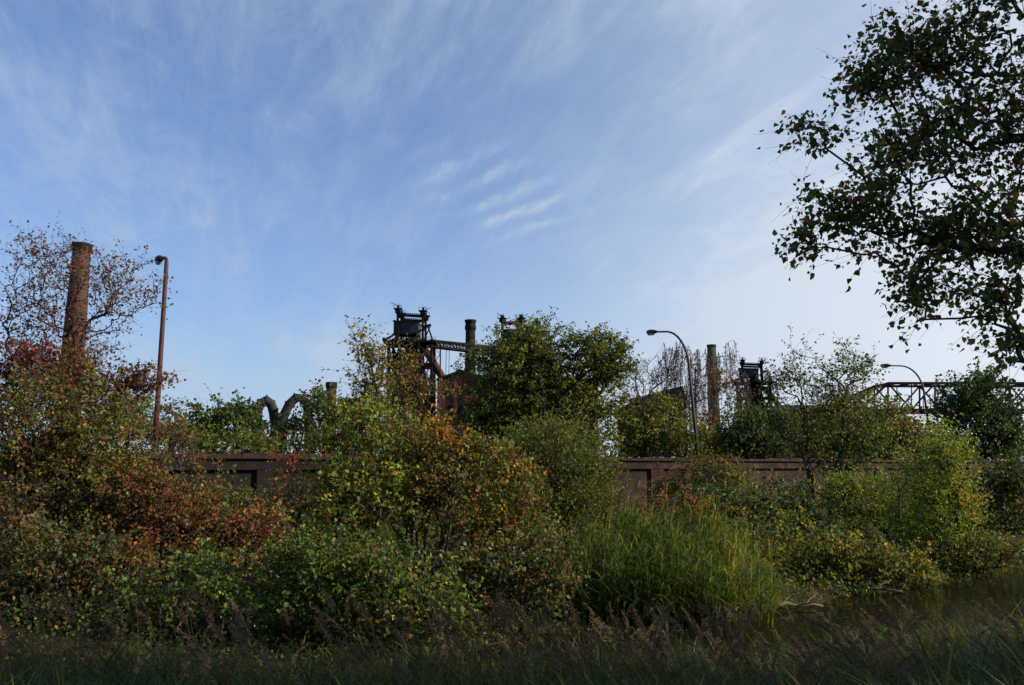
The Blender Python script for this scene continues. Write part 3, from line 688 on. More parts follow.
def plant(name, label, cat, base_px, d, blobs, pal, leaf=.06, cover=2.4, lps=14, narrow=.42, droop=.15, spread=1.0, stems=3, rtip=.003, bark='bark',
          seed=0, group=None, trunk_h=.35, depth_k=.9, six=False, spray_len=None, clump=.33, nclump=None, base_xy=None, parts=('stems', 'foliage'), alpha=.35,
          twig_only=0, mixing=.35, up=.35, min_z=.02, step=None, shoots=.2, goal_px=None, bare=.12):
    rng = np.random.default_rng(seed + 1000)
    if base_xy is None:
        p = at(base_px, 470, d); bx, by = p[0], d
    else: bx, by = base_xy
    bz = float(gz(bx, by)) - .05; B = np.array([bx, by, bz])
    # leaf numbers follow from how densely the crown has to cover
    area = sum(math.pi * b[2] * b[3] for b in blobs) * .8
    mpp = pxm(d); lpx = leaf / mpp; eff = .5 * lpx * lpx * narrow * 2 * .55
    total = cover * area / max(eff, .05); ns = max(12, int(total / lps))
    wts = np.array([b[2] * b[3] * (b[4] if len(b) > 4 else 1.) for b in blobs], float); wts /= wts.sum()
    cen = np.array([at(b[0], b[1], d) for b in blobs]); rad = np.array([[b[2] * mpp, .5 * (b[2] + b[3]) * mpp * depth_k, b[3] * mpp] for b in blobs])
    ncl = nclump or max(6, int(ns / 9))
    bi = rng.choice(len(blobs), ncl, p=wts)
    dirs = unit(rng.normal(size=(ncl, 3))); rr = rng.random(ncl) ** .42
    CL = cen[bi] + dirs * rr[:, None] * rad[bi]
    ci = rng.integers(0, ncl, ns)
    T = CL[ci] + np.clip(rng.normal(size=(ns, 3)), -1.5, 1.5) * rad[bi[ci]] * clump
    nsh = int(ns * shoots)
    if nsh > 2:        # long shoots that break the outline
        k_ = rng.integers(0, nsh // 4 + 1, nsh); q_ = len(np.unique(k_)) + nsh
        sb = rng.choice(len(blobs), q_, p=wts); sdir = unit(rng.normal(size=(q_, 3)) * np.array([1, 1, .5]) + np.array([0, 0, .75])); sl = .2 + .75 * rng.random(q_) ** 1.6
        T[:nsh] = cen[sb[k_]] + sdir[k_] * rad[sb[k_]] * (.85 + sl[k_] * rng.random(nsh))[:, None] + rng.normal(size=(nsh, 3)) * mpp * 1.2
    g0 = gz(T[:, 0], T[:, 1]) + min_z + rng.random(ns) * .2
    T[:, 2] = np.maximum(T[:, 2], g0)
    # trunk(s)
    ctr = (cen * wts[:, None]).sum(0); topz = T[:, 2].max()
    step = step or max(.12, (topz - bz) / 14)
    N = [B]; par = [0]
    for si in range(stems):
        a = rng.random() * 6.28; off = np.array([math.cos(a), math.sin(a), 0]) * (.0 if stems == 1 else .12 + .05 * stems) * rng.random()
        goal = B + (ctr - B) * np.array([trunk_h, trunk_h, 0]) + np.array([0, 0, (topz - bz) * trunk_h]) + (0 if stems == 1 else 1) * np.array([math.cos(a), math.sin(a), 0]) * (topz - bz) * .10
        if goal_px: goal = at(goal_px[0], goal_px[1], d)
        last = 0; k = 5
        for i in range(1, k + 1):
            u = i / k; N.append(B + off * (1 if i else 0) + (goal - B) * u + rng.normal(size=3) * .015 * (topz - bz)); par.append(last); last = len(N) - 1
    A, PR, tips, order = grow(B, T, (N, par), rng, alpha, step)
    cnt = np.zeros(len(A)); cnt[tips] = 1
    for i in range(len(A) - 1, 0, -1): cnt[PR[i]] += cnt[i]
    r = rtip * np.maximum(cnt, 1) ** .47
    e = np.arange(1, len(A)); r0 = np.minimum(r[PR[e]], r[e] * 1.6)
    V, F = seg_tubes(A[PR[e]] - B, A[e] - B, r0, r[e], 5 if d < 40 else 4)
    # sprays of leaves: a short twig at each tip with leaves along it
    tip = A[tips]; prev = A[PR[tips]]
    td = unit(unit(tip - prev) + .55 * unit(rng.normal(size=(ns, 3))) + np.array([0, 0, -droop]))
    SL = (spray_len or leaf * 4.5) * (.6 + .8 * rng.random(ns)) * np.where(rng.random(ns) < .2, 1.7, 1)
    tend = tip + td * SL[:, None]; tend[:, 2] -= droop * SL * .5
    tv, tf = seg_tubes(tip - B, tend - B, np.full(ns, rtip), np.full(ns, rtip * .5), 3)
    th = thing(name, label, cat, B, 0, group)
    link(parts[0], raw_mesh(parts[0], np.concatenate([V, tv]), [F, tf + len(V)]), M[bark], th)
    # leaves
    cs, w = pal_arr(pal); nl = ns * lps; sp = np.repeat(np.arange(ns), lps)
    u = rng.random(nl); P = tip[sp] + (tend - tip)[sp] * (u * 1.3 - .28)[:, None] + rng.normal(size=(nl, 3)) * leaf * .55 * spread
    ax = unit(td[sp] * .6 + rng.normal(size=(nl, 3)) * .8 + np.array([0, 0, -droop * 2.2]))
    nr = unit(rng.normal(size=(nl, 3)) + np.array([0, 0, up * 2.2])); nr = unit(nr - ax * (nr * ax).sum(1, keepdims=True))
    ln = leaf * (.45 + .9 * rng.random(nl)); LV, LF, kk = leaf_faces(P - B, ax, nr, ln, ln * narrow * (.8 + .4 * rng.random(nl)), .25 + .2 * rng.random((nl, 1)), six)
    pick_c = rng.choice(len(cs), ncl, p=w); pick_s = np.where(rng.random(ns) < .55, pick_c[ci[order]], rng.choice(len(cs), ns, p=w))
    pick_l = np.where(rng.random(nl) < mixing, rng.choice(len(cs), nl, p=w), pick_s[sp])
    tone = (.72 + .56 * rng.random(ncl))[ci[order]][sp]
    col = cs[pick_l] * tone[:, None] * (.70 + .6 * rng.random((nl, 1))) * (1 + .12 * rng.normal(size=(nl, 3)))
    col = np.clip(col, .006, .6)
    if bare > 0: twig_only = bare
    if twig_only < 1:
        keep = (rng.random(ns) >= bare)[sp]
        kv = np.repeat(keep, kk)
        if twig_only > 0:
            LV2 = LV[kv]; m_ = int(keep.sum()); LF2 = LF.reshape(nl, 2, -1)[:m_].reshape(-1, LF.shape[1]); LV, LF, col = LV2, LF2, col[keep]
        link(parts[1], raw_mesh(parts[1], LV, [LF], np.repeat(col, kk, 0)), M['leaf'], th)
    return th, A, B

TR = ('trunk', 'crown')
TG = 'trees behind the wall'; SG = 'shrubs on the far bank'
# --- trees behind the wall
plant('maple_tree', 'broad dark green maple, the largest tree crown behind the wall', 'tree', 548, 52,
      [(512,388,40,46),(540,362,30,32),(598,356,28,22),(577,390,34,26,.7),(498,425,40,24),(560,425,46,24),(612,372,16,20),(525,345,14,14)],
      [('G',3),('G2',5),('OL',4.5),('YG',2)], .165, 5.4, 24, seed=1, stems=1, rtip=.012, group=TG, parts=TR, clump=.3, droop=.2, trunk_h=.45)
plant('poplar_tree', 'thin half bare tree with yellowing leaves just left of the furnace', 'tree', 371, 46,
      [(366,352,16,20),(372,375,20,24),(384,392,20,20),(362,400,16,22)], [('OL',4),('Y',2),('BR',3),('YG',2)], .17, 1.31, 9, seed=2, stems=1, rtip=.010, group=TG, parts=TR, trunk_h=.6)
plant('rowan_tree', 'rust brown and yellow tree covering the foot of the furnace', 'tree', 412, 56,
      [(402,372,18,22),(420,398,30,28),(392,408,24,26),(434,434,14,10)], [('OL',4),('Y',1.6),('BR',4),('RB',2),('O',.8),('G2',2)], 0.17, 1.05, 10, seed=3, stems=1, rtip=.011, group=TG, parts=TR, clump=.22)
plant('alder_tree', 'low round green tree right of the rust red lamp', 'tree', 222, 45,
      [(226,422,26,19),(243,428,18,20),(204,436,26,14),(243,406,5,6)], [('G',4),('G2',4),('OL',1)], .2, 3.85, 18, seed=4, stems=1, rtip=.010, group=TG, parts=TR)
plant('hazel_tree', 'yellow green bushy tree behind the base of the rust red lamp', 'tree', 134, 40,
      [(130,425,28,24),(165,437,22,13)], [('YG',4),('OL',3),('G2',3)], .17, 4.20, 18, seed=5, stems=2, rtip=.009, group=TG, parts=TR)
plant('elder_tree', 'green thicket tree in front of the arched gas pipes and short stack', 'tree', 305, 60,
      [(268,436,22,16),(300,436,18,14),(325,422,18,26),(345,430,16,24),(318,400,8,10,.6)], [('G',3),('G2',4),('OL',2),('YG',1)], .24, 3.32, 18, seed=6, stems=3, rtip=.011, group=TG, parts=TR)
plant('sycamore_tree', 'yellow green tree in front of the rusty bunker block', 'tree', 662, 50,
      [(640,430,24,20),(668,436,30,17),(620,418,14,20),(692,440,16,11),(655,410,22,12)], [('YG',4),('OL',3),('Y',1),('G2',3)], .18, 2.6, 16, seed=9, stems=2, rtip=.010, group=TG, parts=TR)
plant('aspen_tree', 'slim orange tinted tree right beside the olive chimney', 'tree', 724, 72,
      [(722,395,9,24),(716,430,16,14)], [('DO',3),('OL',3),('O',1),('BR',2)], .26, 1.93, 12, seed=10, stems=1, rtip=.012, group=TG, parts=TR)
plant('willow_tree', 'dark green willow below the distant furnace', 'tree', 768, 48,
      [(762,434,32,24),(745,442,20,18),(786,424,20,18)], [('G',4),('BG',4),('G2',3),('OL',1)], .22, 4.55, 18, narrow=.22, seed=11, stems=2, rtip=.010, group=TG, parts=TR, droop=.4)
plant('oak_tree', 'olive brown oak left of the farthest street lamp', 'tree', 889, 55,
      [(862,418,26,18),(880,424,26,20),(905,436,28,14),(888,441,34,12)], [('OL',5),('BR',2),('G2',3),('DO',1)], .22, 3.85, 18, seed=12, stems=1, rtip=.011, group=TG, parts=TR)
plant('yew_tree', 'very dark green pointed tree at the right in front of the truss bridge', 'tree', 975, 60,
      [(974,402,26,20),(972,426,34,26),(1006,434,24,22),(978,384,9,9)], [('G',6),('BG',4),('G2',1)], .22, 5.60, 20, seed=13, stems=1, rtip=.012, group=TG, parts=TR)
plant('hawthorn_tree', 'low light green bush tree between the farthest lamp and the dark pointed tree', 'tree', 936, 58,
      [(934,446,20,9),(955,450,16,10),(915,450,16,8)], [('G2',4),('YG',2),('OL',3)], .2, 4.20, 16, seed=14, stems=2, rtip=.010, group=TG, parts=TR)
plant('ash_tree', 'low mixed green tree between the maple and the yellow green tree', 'tree', 596, 46,
      [(590,445,30,13),(530,446,40,12),(560,440,30,14)], [('G2',4),('YG',2),('OL',3)], .2, 3.85, 16, seed=15, stems=2, rtip=.010, group=TG, parts=TR)
plant('lilac_tree', 'low green tree just behind the wall under the sparse slender tree', 'tree', 830, 50,
      [(830,440,34,18),(800,448,28,14),(860,448,24,12)], [('G',3),('G2',4),('OL',2)], .2, 4.20, 16, seed=16, stems=2, rtip=.010, group=TG, parts=TR)

for i, (lab, px, d_, bl, pal_) in enumerate([
    ('low olive thicket behind the coping left of the arched gas pipes', 205, 40, [(180,451,29,16),(215,453,29,15),(245,452,21,15)], [('OL',4),('G2',4),('YG',2)]),
    ('low green thicket behind the coping under the short round stack', 330, 44, [(268,453,21,13),(315,451,29,18),(350,445,27,22)], [('G2',4),('OL',4),('G',2)]),
    ('low dusky thicket behind the wall under the furnace', 415, 48, [(400,443,33,22),(440,449,29,18)], [('OL',4),('BR',3),('G2',3)]),
    ('low leafy thicket at the foot of the middle lamp', 690, 52, [(648,453,27,15),(690,451,29,16),(722,452,23,16)], [('YG',4),('OL',4),('G2',3),('Y',1)]),
    ('low dark thicket behind the right stretch of coping', 880, 60, [(840,455,33,15),(885,455,31,17),(925,457,27,15)], [('G2',4),('OL',4),('G',2)]),
    ('low dark thicket behind the coping at the right edge', 990, 66, [(955,457,29,15),(1000,457,33,18),(1040,455,27,20)], [('G',4),('OL',3),('G2',2)])]):
    plant('thicket', lab, 'bush', px, d_, bl, pal_, .17, 3.4, 16, seed=150 + i, stems=5, rtip=.008, group='thickets behind the wall')

# --- leafless trees
def bare_tree(name, label, base_px, d, blobs, n, seed, hang, rtip, pal, bark, nleaf):
    rng = np.random.default_rng(seed); p = at(base_px, 470, d); B = np.array([p[0], d, .25]); mpp = pxm(d)
    bl = np.array([b[:4] for b in blobs], float); w = bl[:, 2] * bl[:, 3]; bi = rng.choice(len(bl), n, p=w / w.sum())
    cen = np.array([at(b[0], b[1], d) for b in bl]); dirs = unit(rng.normal(size=(n, 3))); rr = rng.random(n) ** .45
    T = cen[bi] + dirs * rr[:, None] * np.stack([bl[bi, 2] * mpp, bl[bi, 2] * mpp, bl[bi, 3] * mpp], 1)
    topz = T[:, 2].max(); N = [B + np.array([rng.normal() * .1, 0, (topz - B[2]) * .8 * i / 8]) for i in range(9)]; par = [0] + list(range(8))
    A, PR, tips, order = grow(B, T, (N, par), rng, .3, .5, .14)
    cnt = np.zeros(len(A)); cnt[tips] = 1
    for i in range(len(A) - 1, 0, -1): cnt[PR[i]] += cnt[i]
    r = rtip * np.maximum(cnt, 1) ** .38; e = np.arange(1, len(A))
    VV, FF = seg_tubes(A[PR[e]] - B, A[e] - B, np.minimum(r[PR[e]], r[e] * 1.6), r[e], 4); parts = [(VV, FF)]
    k = 5; tip = A[tips]; q = len(tip); m_ = 4
    ends = []
    for s_ in range(m_):
        cur = tip.copy(); dv = unit(unit(tip - A[PR[tips]]) + rng.normal(size=(q, 3)) * .5); L = (.35 + .5 * rng.random(q)) * (4.2 if hang else 1.0)
        for i in range(k):
            dv = unit(dv + np.array([0, 0, -2.6 if hang else .12]) + rng.normal(size=(q, 3)) * (.09 if hang else .12)); nx = cur + dv * (L / k)[:, None]
            parts.append(seg_tubes(cur - B, nx - B, np.full(q, rtip * (1 - .12 * i)), np.full(q, rtip * (.9 - .12 * i)), 3)); ends.append(nx); cur = nx
    Vs = []; Fs = []; o = 0
    for v, f in parts: Vs.append(v); Fs.append(f + o); o += len(v)
    th = thing(name, label, 'tree', B, 0, TG)
    link('trunk', raw_mesh('trunk', np.concatenate(Vs), Fs), M[bark], th)
    if nleaf:
        E = np.concatenate(ends); P = E[rng.integers(0, len(E), nleaf)] + rng.normal(size=(nleaf, 3)) * .06
        ax = unit(rng.normal(size=(nleaf, 3)) + np.array([0, 0, -.8])); nr = unit(rng.normal(size=(nleaf, 3))); nr = unit(nr - ax * (nr * ax).sum(1, keepdims=True))
        ln = .13 * (.6 + .6 * rng.random(nleaf)); V, F, kk = leaf_faces(P - B, ax, nr, ln, ln * .4, .2, False)
        cs, w = pal_arr(pal); col = cs[rng.choice(len(cs), nleaf, p=w)] * (.7 + .6 * rng.random((nleaf, 1)))
        link('crown', raw_mesh('crown', V, [F], np.repeat(col, kk, 0)), M['leaf'], th)
bare_tree('weeping_birch', 'bare weeping birch with hanging purplish twigs behind the middle lamp', 698, 60,
          [(675,350,16,12),(700,360,30,22),(725,350,16,14),(735,380,14,16),(690,390,30,20),(668,365,10,16)], 170, 21, True, .0115, [('P',3),('BR',2)], 'bark_purple', 3600)
bare_tree('leafless_tree', 'leafless grey tree with upright twigs above the rusty bunker', 648, 62,
          [(640,385,20,20),(660,375,18,20),(650,405,26,16),(630,370,10,10)], 170, 22, False, .015, [('BR',2),('OL',1)], 'bark_grey', 500)

# --- far bank, left
plant('cherry_tree', 'tall open dark red tree with fine bare twig ends left of the rust red lamp', 'tree', 48, 15.5,
      [(48,292,42,52),(100,285,42,28),(22,330,22,50),(122,300,26,22,.7),(80,335,40,32),(60,255,30,14,.5),(30,250,20,16,.5),(150,292,12,10,.4)],
      [('P',4),('RB',3),('BR',3),('OL',1.5),('R',.6)], .052, .58, 6, seed=31, stems=4, rtip=.0021, bark='bark_red', parts=TR, trunk_h=.5, spray_len=.3, clump=.3, alpha=.25)
plant('dogwood_shrub', 'dark red leafed shrub under the tall open red tree', 'shrub', 85, 14.5,
      [(100,390,46,22),(55,380,42,28),(22,385,22,40),(132,384,24,14,.7),(165,372,12,16,.25)], [('P',4),('RB',4),('R',1),('BR',2),('OL',1.5)], .058, 2.94, 12, seed=32, group=SG, bark='bark_red', stems=4)
plant('hornbeam_shrub', 'huge olive brown shrub filling the left edge below the red leaves', 'shrub', 70, 13.0,
      [(58,432,62,46),(100,468,48,44),(40,495,44,58),(102,525,56,38),(148,498,28,24)], [('OL',5),('BR',4),('RB',2.5),('YG',1.6),('G2',2),('Y',.25)], .056, 3.64, 14, seed=33, group=SG, stems=6)
plant('spindle_shrub', 'red brown shrub glowing in front of the dark wall', 'shrub', 205, 12.6,
      [(162,528,42,34),(222,548,46,32),(252,527,28,16),(186,512,34,20),(142,492,22,20)], [('DO',3.2),('RB',3.2),('BR',3),('O',.7),('OL',3.2),('G2',1.2)], .056, 2.94, 13, seed=34, group=SG, bark='bark_red', stems=6)
plant('dry_shrub', 'dry pale brown shrub hanging over the coping at the left end of the wall', 'shrub', 196, 19,
      [(184,462,26,12),(208,474,20,10)], [('BR',5),('RB',2),('OL',1)], .06, .8, 10, seed=35, group=SG, stems=3, spray_len=.3)
plant('elder_shrub', 'small fresh green shrub against the dark left end of the wall', 'shrub', 234, 17,
      [(225,505,22,14),(245,511,16,13)], [('G2',4),('LG',3),('G',1)], .075, 2.80, 12, seed=36, group=SG, stems=3)
plant('privet_shrub', 'dark tangled shrub at the bottom left corner behind the reeds', 'shrub', 60, 11.4,
      [(48,565,56,38),(112,580,46,30),(28,610,36,26)], [('G',4),('BR',3),('OL',3),('PG',.6),('DO',1)], .055, 3.22, 13, seed=37, group=SG, stems=5)
plant('bramble_bush', 'bright green bramble bush below the red brown shrub', 'shrub', 196, 10.9,
      [(190,590,46,28),(232,602,30,24),(132,602,26,20)], [('G2',4),('LG',3),('G',2),('YG',1)], .06, 2.80, 12, seed=38, group=SG, stems=5, six=True)
plant('rose_bush', 'small orange tinged rose bush between the olive and the bright green bushes', 'shrub', 118, 11.8,
      [(120,582,20,16),(140,560,16,14)], [('O',2),('DO',3),('R',1),('OL',2)], .055, 2.24, 10, seed=39, group=SG, stems=3)
# --- far bank, centre
plant('young_poplar', 'upright yellow green sapling with large leaves right of the dark wall', 'tree', 358, 14.6,
      [(355,450,26,34),(343,492,30,28),(370,425,18,18),(380,500,24,28),(350,522,34,24),(352,408,10,10,.5)], [('YG',5),('LG',3),('G2',3),('Y',1.1),('O',.35),('R',.35)], .08, 2.80, 12, seed=41, stems=4, six=True, parts=TR, trunk_h=.5)
plant('buckthorn_shrub', 'tall brown and olive shrub in the middle below the furnace', 'shrub', 430, 15.4,
      [(420,466,44,30),(452,456,30,22),(430,510,48,38),(482,490,38,34),(490,466,26,18)], [('OL',6),('YG',1.5),('BR',2.5),('Y',.8),('O',.4),('G2',2.5),('RB',1.2)], .066, 3.36, 14, seed=42, group=SG, stems=6)
plant('maple_sapling', 'orange leafed sapling tip rising above the middle shrub', 'tree', 444, 14.9,
      [(441,436,12,14),(455,452,16,12)], [('O',5),('Y',4),('OL',2)], .085, 1.54, 9, seed=43, stems=2, six=True, parts=TR)
plant('blackthorn_shrub', 'shrub speckled with orange and yellow leaves left of the willow bush', 'shrub', 505, 13.6,
      [(500,488,34,26),(522,522,30,32),(492,540,32,34),(515,462,18,12)], [('O',1.6),('Y',2.4),('BR',2.2),('OL',5),('G2',4),('DO',.6),('YG',2)], .07, 2.80, 12, seed=44, group=SG, stems=5, six=True)
plant('holly_shrub', 'dark green shrub in the shade right of the red brown shrub', 'shrub', 296, 14,
      [(288,522,30,28),(312,548,30,28)], [('G',5),('G2',2),('R',.5),('BR',2)], .065, 3.08, 13, seed=45, group=SG, stems=4)
plant('bramble_bush', 'wide leafy green bramble mound in front of the yellow green sapling', 'shrub', 345, 11.2,
      [(300,562,38,28),(350,580,50,36),(402,600,48,32),(440,612,30,24),(310,602,44,28)], [('G2',5),('LG',2),('OL',2),('YG',2.2),('G',3),('Y',.3)], .066, 3.08, 13, seed=46, group=SG, stems=7, six=True)
plant('currant_shrub', 'dark brown green shrub with few orange leaves left of the tall reeds', 'shrub', 520, 12.4,
      [(510,580,42,28),(550,562,28,34),(482,602,30,22)], [('G',4),('BR',3),('OL',2),('O',.8),('G2',2),('PG',.5)], .065, 2.94, 12, seed=47, group=SG, stems=5, six=True)
plant('willow_shrub', 'feathery olive green willow bush hiding the middle of the wall', 'shrub', 562, 17.5,
      [(558,462,34,26),(545,494,38,32),(584,486,24,26),(570,520,38,26),(548,440,14,12,.6)], [('OL',4),('G2',4),('YG',2.2),('G',2)], .085, 2.5, 14, narrow=.16, seed=48, group=SG, stems=8, droop=.0, shoots=.4, bare=.05)
for i, (lab, px, d_, bl, pal_, lf, nw) in enumerate([
    ('thin red leafed sapling standing alone before the dark left end of the wall', 292, 14.2, [(290,485,14,26),(283,462,8,16,.5)], [('R',2),('DO',3),('RB',3),('OL',2)], .06, .42),
    ('straggly olive sapling poking above the left shoulder of the middle shrub', 398, 15.8, [(398,418,14,24),(408,444,16,20)], [('OL',4),('BR',3),('Y',1)], .06, .42),
    ('scraggly brown stemmed sapling in the hollow between the bramble mound and the orange speckled shrub', 470, 13.0, [(468,545,22,34),(478,585,20,20)], [('BR',4),('OL',3),('DO',1.5),('G2',2)], .055, .42),
    ('wispy willow sapling right of the feathery olive willow bush', 606, 17.8, [(604,478,13,26),(612,510,16,22)], [('OL',4),('G2',4),('YG',2)], .085, .16),
    ('lanky yellow flecked sapling between the reeds and the dark green rounded shrub', 742, 19, [(740,500,12,26),(750,535,18,22)], [('OL',3),('Y',2),('G2',3)], .075, .4),
    ('thin pale green willow sapling left of the upright bright willow', 905, 21, [(902,474,12,22),(908,498,14,16)], [('LG',4),('YG',3),('OL',2)], .09, .17),
    ('sparse dark red sapling at the foot of the rust red lamp', 172, 17.5, [(168,425,16,26),(180,448,18,16)], [('P',4),('RB',3),('BR',3)], .055, .42),
    ('dry brown sapling with curled leaves at the left edge over the dark tangled shrub', 28, 11.8, [(28,520,20,34),(18,480,14,24)], [('BR',5),('DO',2),('PG',1),('OL',1.5)], .06, .4)]):
    plant('sapling', lab, 'sapling', px, d_, bl, pal_, lf, .95, 7, narrow=nw, seed=170 + i, stems=4, group='thin saplings on the far bank', six=True, rtip=.0028, clump=.5, spray_len=.22, parts=TR, trunk_h=.6)
# --- far bank, right
plant('sumac_shrub', 'reddish shrub rising just behind the tall reeds', 'shrub', 684, 16.4,
      [(680,515,28,14),(708,522,20,12)], [('DO',4),('RB',3),('O',1),('OL',2)], .065, 1.82, 10, seed=51, group=SG, stems=4)
plant('viburnum_shrub', 'olive and red shrub against the wall below the middle lamp', 'shrub', 694, 30,
      [(697,476,30,20),(668,492,14,16),(724,484,22,20)], [('OL',4),('RB',2),('G2',4),('BR',2)], .1, 2.80, 13, seed=52, group=SG, stems=5)
plant('laurel_shrub', 'dark green rounded shrub right of the reddish shrub', 'shrub', 756, 20.5,
      [(750,518,42,24),(722,512,30,20),(788,512,32,20)], [('G',4),('G2',4),('BG',3),('OL',1)], .085, 3.36, 14, seed=53, group=SG, stems=6)
plant('sallow_shrub', 'olive shrub with yellow leaves leaning over the water', 'shrub', 812, 17.4,
      [(800,552,42,32),(850,566,38,24),(768,572,24,22),(884,570,32,18),(782,590,30,12,1.4),(840,588,34,11,1.4),(905,576,26,10,1.4)], [('OL',4),('G2',4),('YG',2),('Y',.9),('DO',.5),('G',2)], .075, 3.22, 14, seed=54, group=SG, stems=7, six=True)
plant('grey_willow_shrub', 'light yellow green willow bush in front of the right stretch of wall', 'shrub', 884, 22.5,
      [(870,508,34,26),(905,512,28,28),(846,494,20,16),(920,542,28,18)], [('LG',4),('YG',4),('BL',2),('G2',3),('Y',.5)], .1, 3.22, 14, narrow=.22, seed=55, group=SG, stems=6)
plant('osier_willow', 'upright bright green willow standing at the water with yellow side shoots', 'tree', 942, 20,
      [(940,502,26,46),(944,464,14,24),(936,532,32,22),(962,508,12,16,.7)], [('BL',6),('LG',3),('YG',3),('G2',1.5),('Y',.6)], .1, 3.22, 15, narrow=.17, seed=56, stems=5, droop=.0, parts=TR, up=.1)
plant('maple_sapling', 'tiny orange yellow sapling on the right flank of the bright willow', 'tree', 966, 19.6,
      [(966,500,9,14)], [('Y',4),('O',3),('YG',2)], .085, 1.96, 8, seed=57, stems=1, parts=TR)
plant('privet_shrub', 'dark green shrub mass at the right edge above the water', 'shrub', 1002, 24,
      [(998,502,28,26),(1014,482,24,18),(976,540,28,14),(1016,532,26,22)], [('G',6),('BG',2),('OL',2),('BR',1)], .09, 3.78, 15, seed=58, group=SG, stems=6)
plant('bramble_bush', 'low twiggy bramble trailing to the water under the dark right edge shrub', 'shrub', 972, 19.5,
      [(960,552,34,11),(1000,552,30,12)], [('OL',4),('BR',2),('G2',3),('YG',1)], .075, 2.24, 11, seed=59, group=SG, stems=5)
plant('young_ash', 'slender sparse tree with several thin trunks in front of the right stretch of wall', 'tree', 822, 25,
      [(800,378,26,24,.8),(832,388,26,24),(856,366,20,18,.9),(780,385,14,20,.6),(840,425,38,28),(800,435,28,26),(872,430,22,22),(826,465,30,18,.6)],
      [('G2',4),('OL',4),('G',2),('YG',1)], .095, 1.2, 10, narrow=.3, seed=60, stems=7, parts=TR, rtip=.0042, trunk_h=.45, clump=.24, alpha=.25)

# --- near birch whose branches hang into the picture from the right
def near_birch():
    d = 5.7
    blobs = [(905,58,44,42),(965,55,50,50),(1000,150,36,70),(935,140,54,42),(885,170,40,36),(848,210,34,22,1.3),(808,124,19,12,3.2),(832,138,20,12,1.5),(802,194,17,7,2.2),(806,238,18,13,2),
             (905,232,38,28),(960,228,44,30),(910,290,17,26,2.0),(955,282,40,12,1.5),(1000,296,20,22,2.4),(1008,345,11,18,2.4),(1010,240,16,30,1.6),(836,30,22,12,.7),(866,80,14,20,1.2),
             (1080,150,70,130,.6),(1180,60,110,120,.45),(1130,-90,150,80,.45),(1290,120,110,120,.45),(990,-40,60,40,.8),(1420,0,160,160,.4),(1300,-280,200,150,.4),(1150,-330,150,130,.4),(1500,-260,160,150,.4)]
    plant('birch_tree', 'near birch reaching in with dark hanging leafy branches at the top right', 'tree', 0, d, blobs,
          [('G',2.5),('G2',5),('LG',1.5),('OL',2),('BR',1.4),('DO',.7),('Y',.7)], 0.045, 1.15, 7, narrow=.44, droop=.35, stems=1, rtip=.0015, seed=71, six=True, trunk_h=.75, depth_k=.75,
          base_xy=(7.2, 5.9), goal_px=(1270, -40), bare=0, shoots=.06, parts=TR, alpha=.12, clump=.36, nclump=600, spray_len=.20, min_z=1.6, step=.22)
near_birch()

plant('alder_tree', 'tall alder added out of view beyond the right edge to shade the foreground reeds', 'tree', 0, 5.0,
      [(2500,-250,420,560),(2900,-600,380,480),(2700,150,520,260),(2250,-650,300,420),(3100,-100,420,420)], [('G',4),('G2',4),('OL',2)], .13, 1.7, 20, seed=75, stems=1, rtip=.006,
      base_xy=(13.4, 4.6), parts=TR, trunk_h=.7, depth_k=.75, shoots=0)  # unseen tree, added to throw shade over the near bank

# ------------------------------------------------------------------ reeds and undergrowth
def ribbons(P, dirh, H, W, lean, rng, k=4, sag=.6):
    """P bases; each blade rises H, arches towards dirh by lean; returns V,F (two-sided strips)"""
    n = len(P); Vs = []
    side = np.stack([-dirh[:, 1], dirh[:, 0], np.zeros(n)], 1); tw = rng.normal(size=n) * .7
    side = unit(side * np.cos(tw)[:, None] + dirh * np.sin(tw)[:, None])
    for i in range(k + 1):
        u = i / k; z = H * (u - sag * lean * u ** 2.6); h = H * lean * u ** 1.9
        c = P + dirh * h[:, None] + np.array([0, 0, 1.]) * z[:, None]
        w = (W * (1 - u ** 2.2) * (.7 + .6 * min(u * 3, 1)) + .0006)[:, None]
        Vs.append(c - side * w); Vs.append(c + side * w)
    V = np.stack(Vs, 1); m = 2 * (k + 1)
    f = np.array([[2*i, 2*i+1, 2*i+3, 2*i+2] for i in range(k)])
    return V.reshape(-1, 3), (np.arange(n)[:, None, None] * m + f[None]).reshape(-1, 4), m
def hdir(rng, n, bias, k):
    a = rng.random(n) * 2 * np.pi; v = np.stack([np.cos(a), np.sin(a), np.zeros(n)], 1) * k + np.array([bias[0], bias[1], 0]); return unit(v)
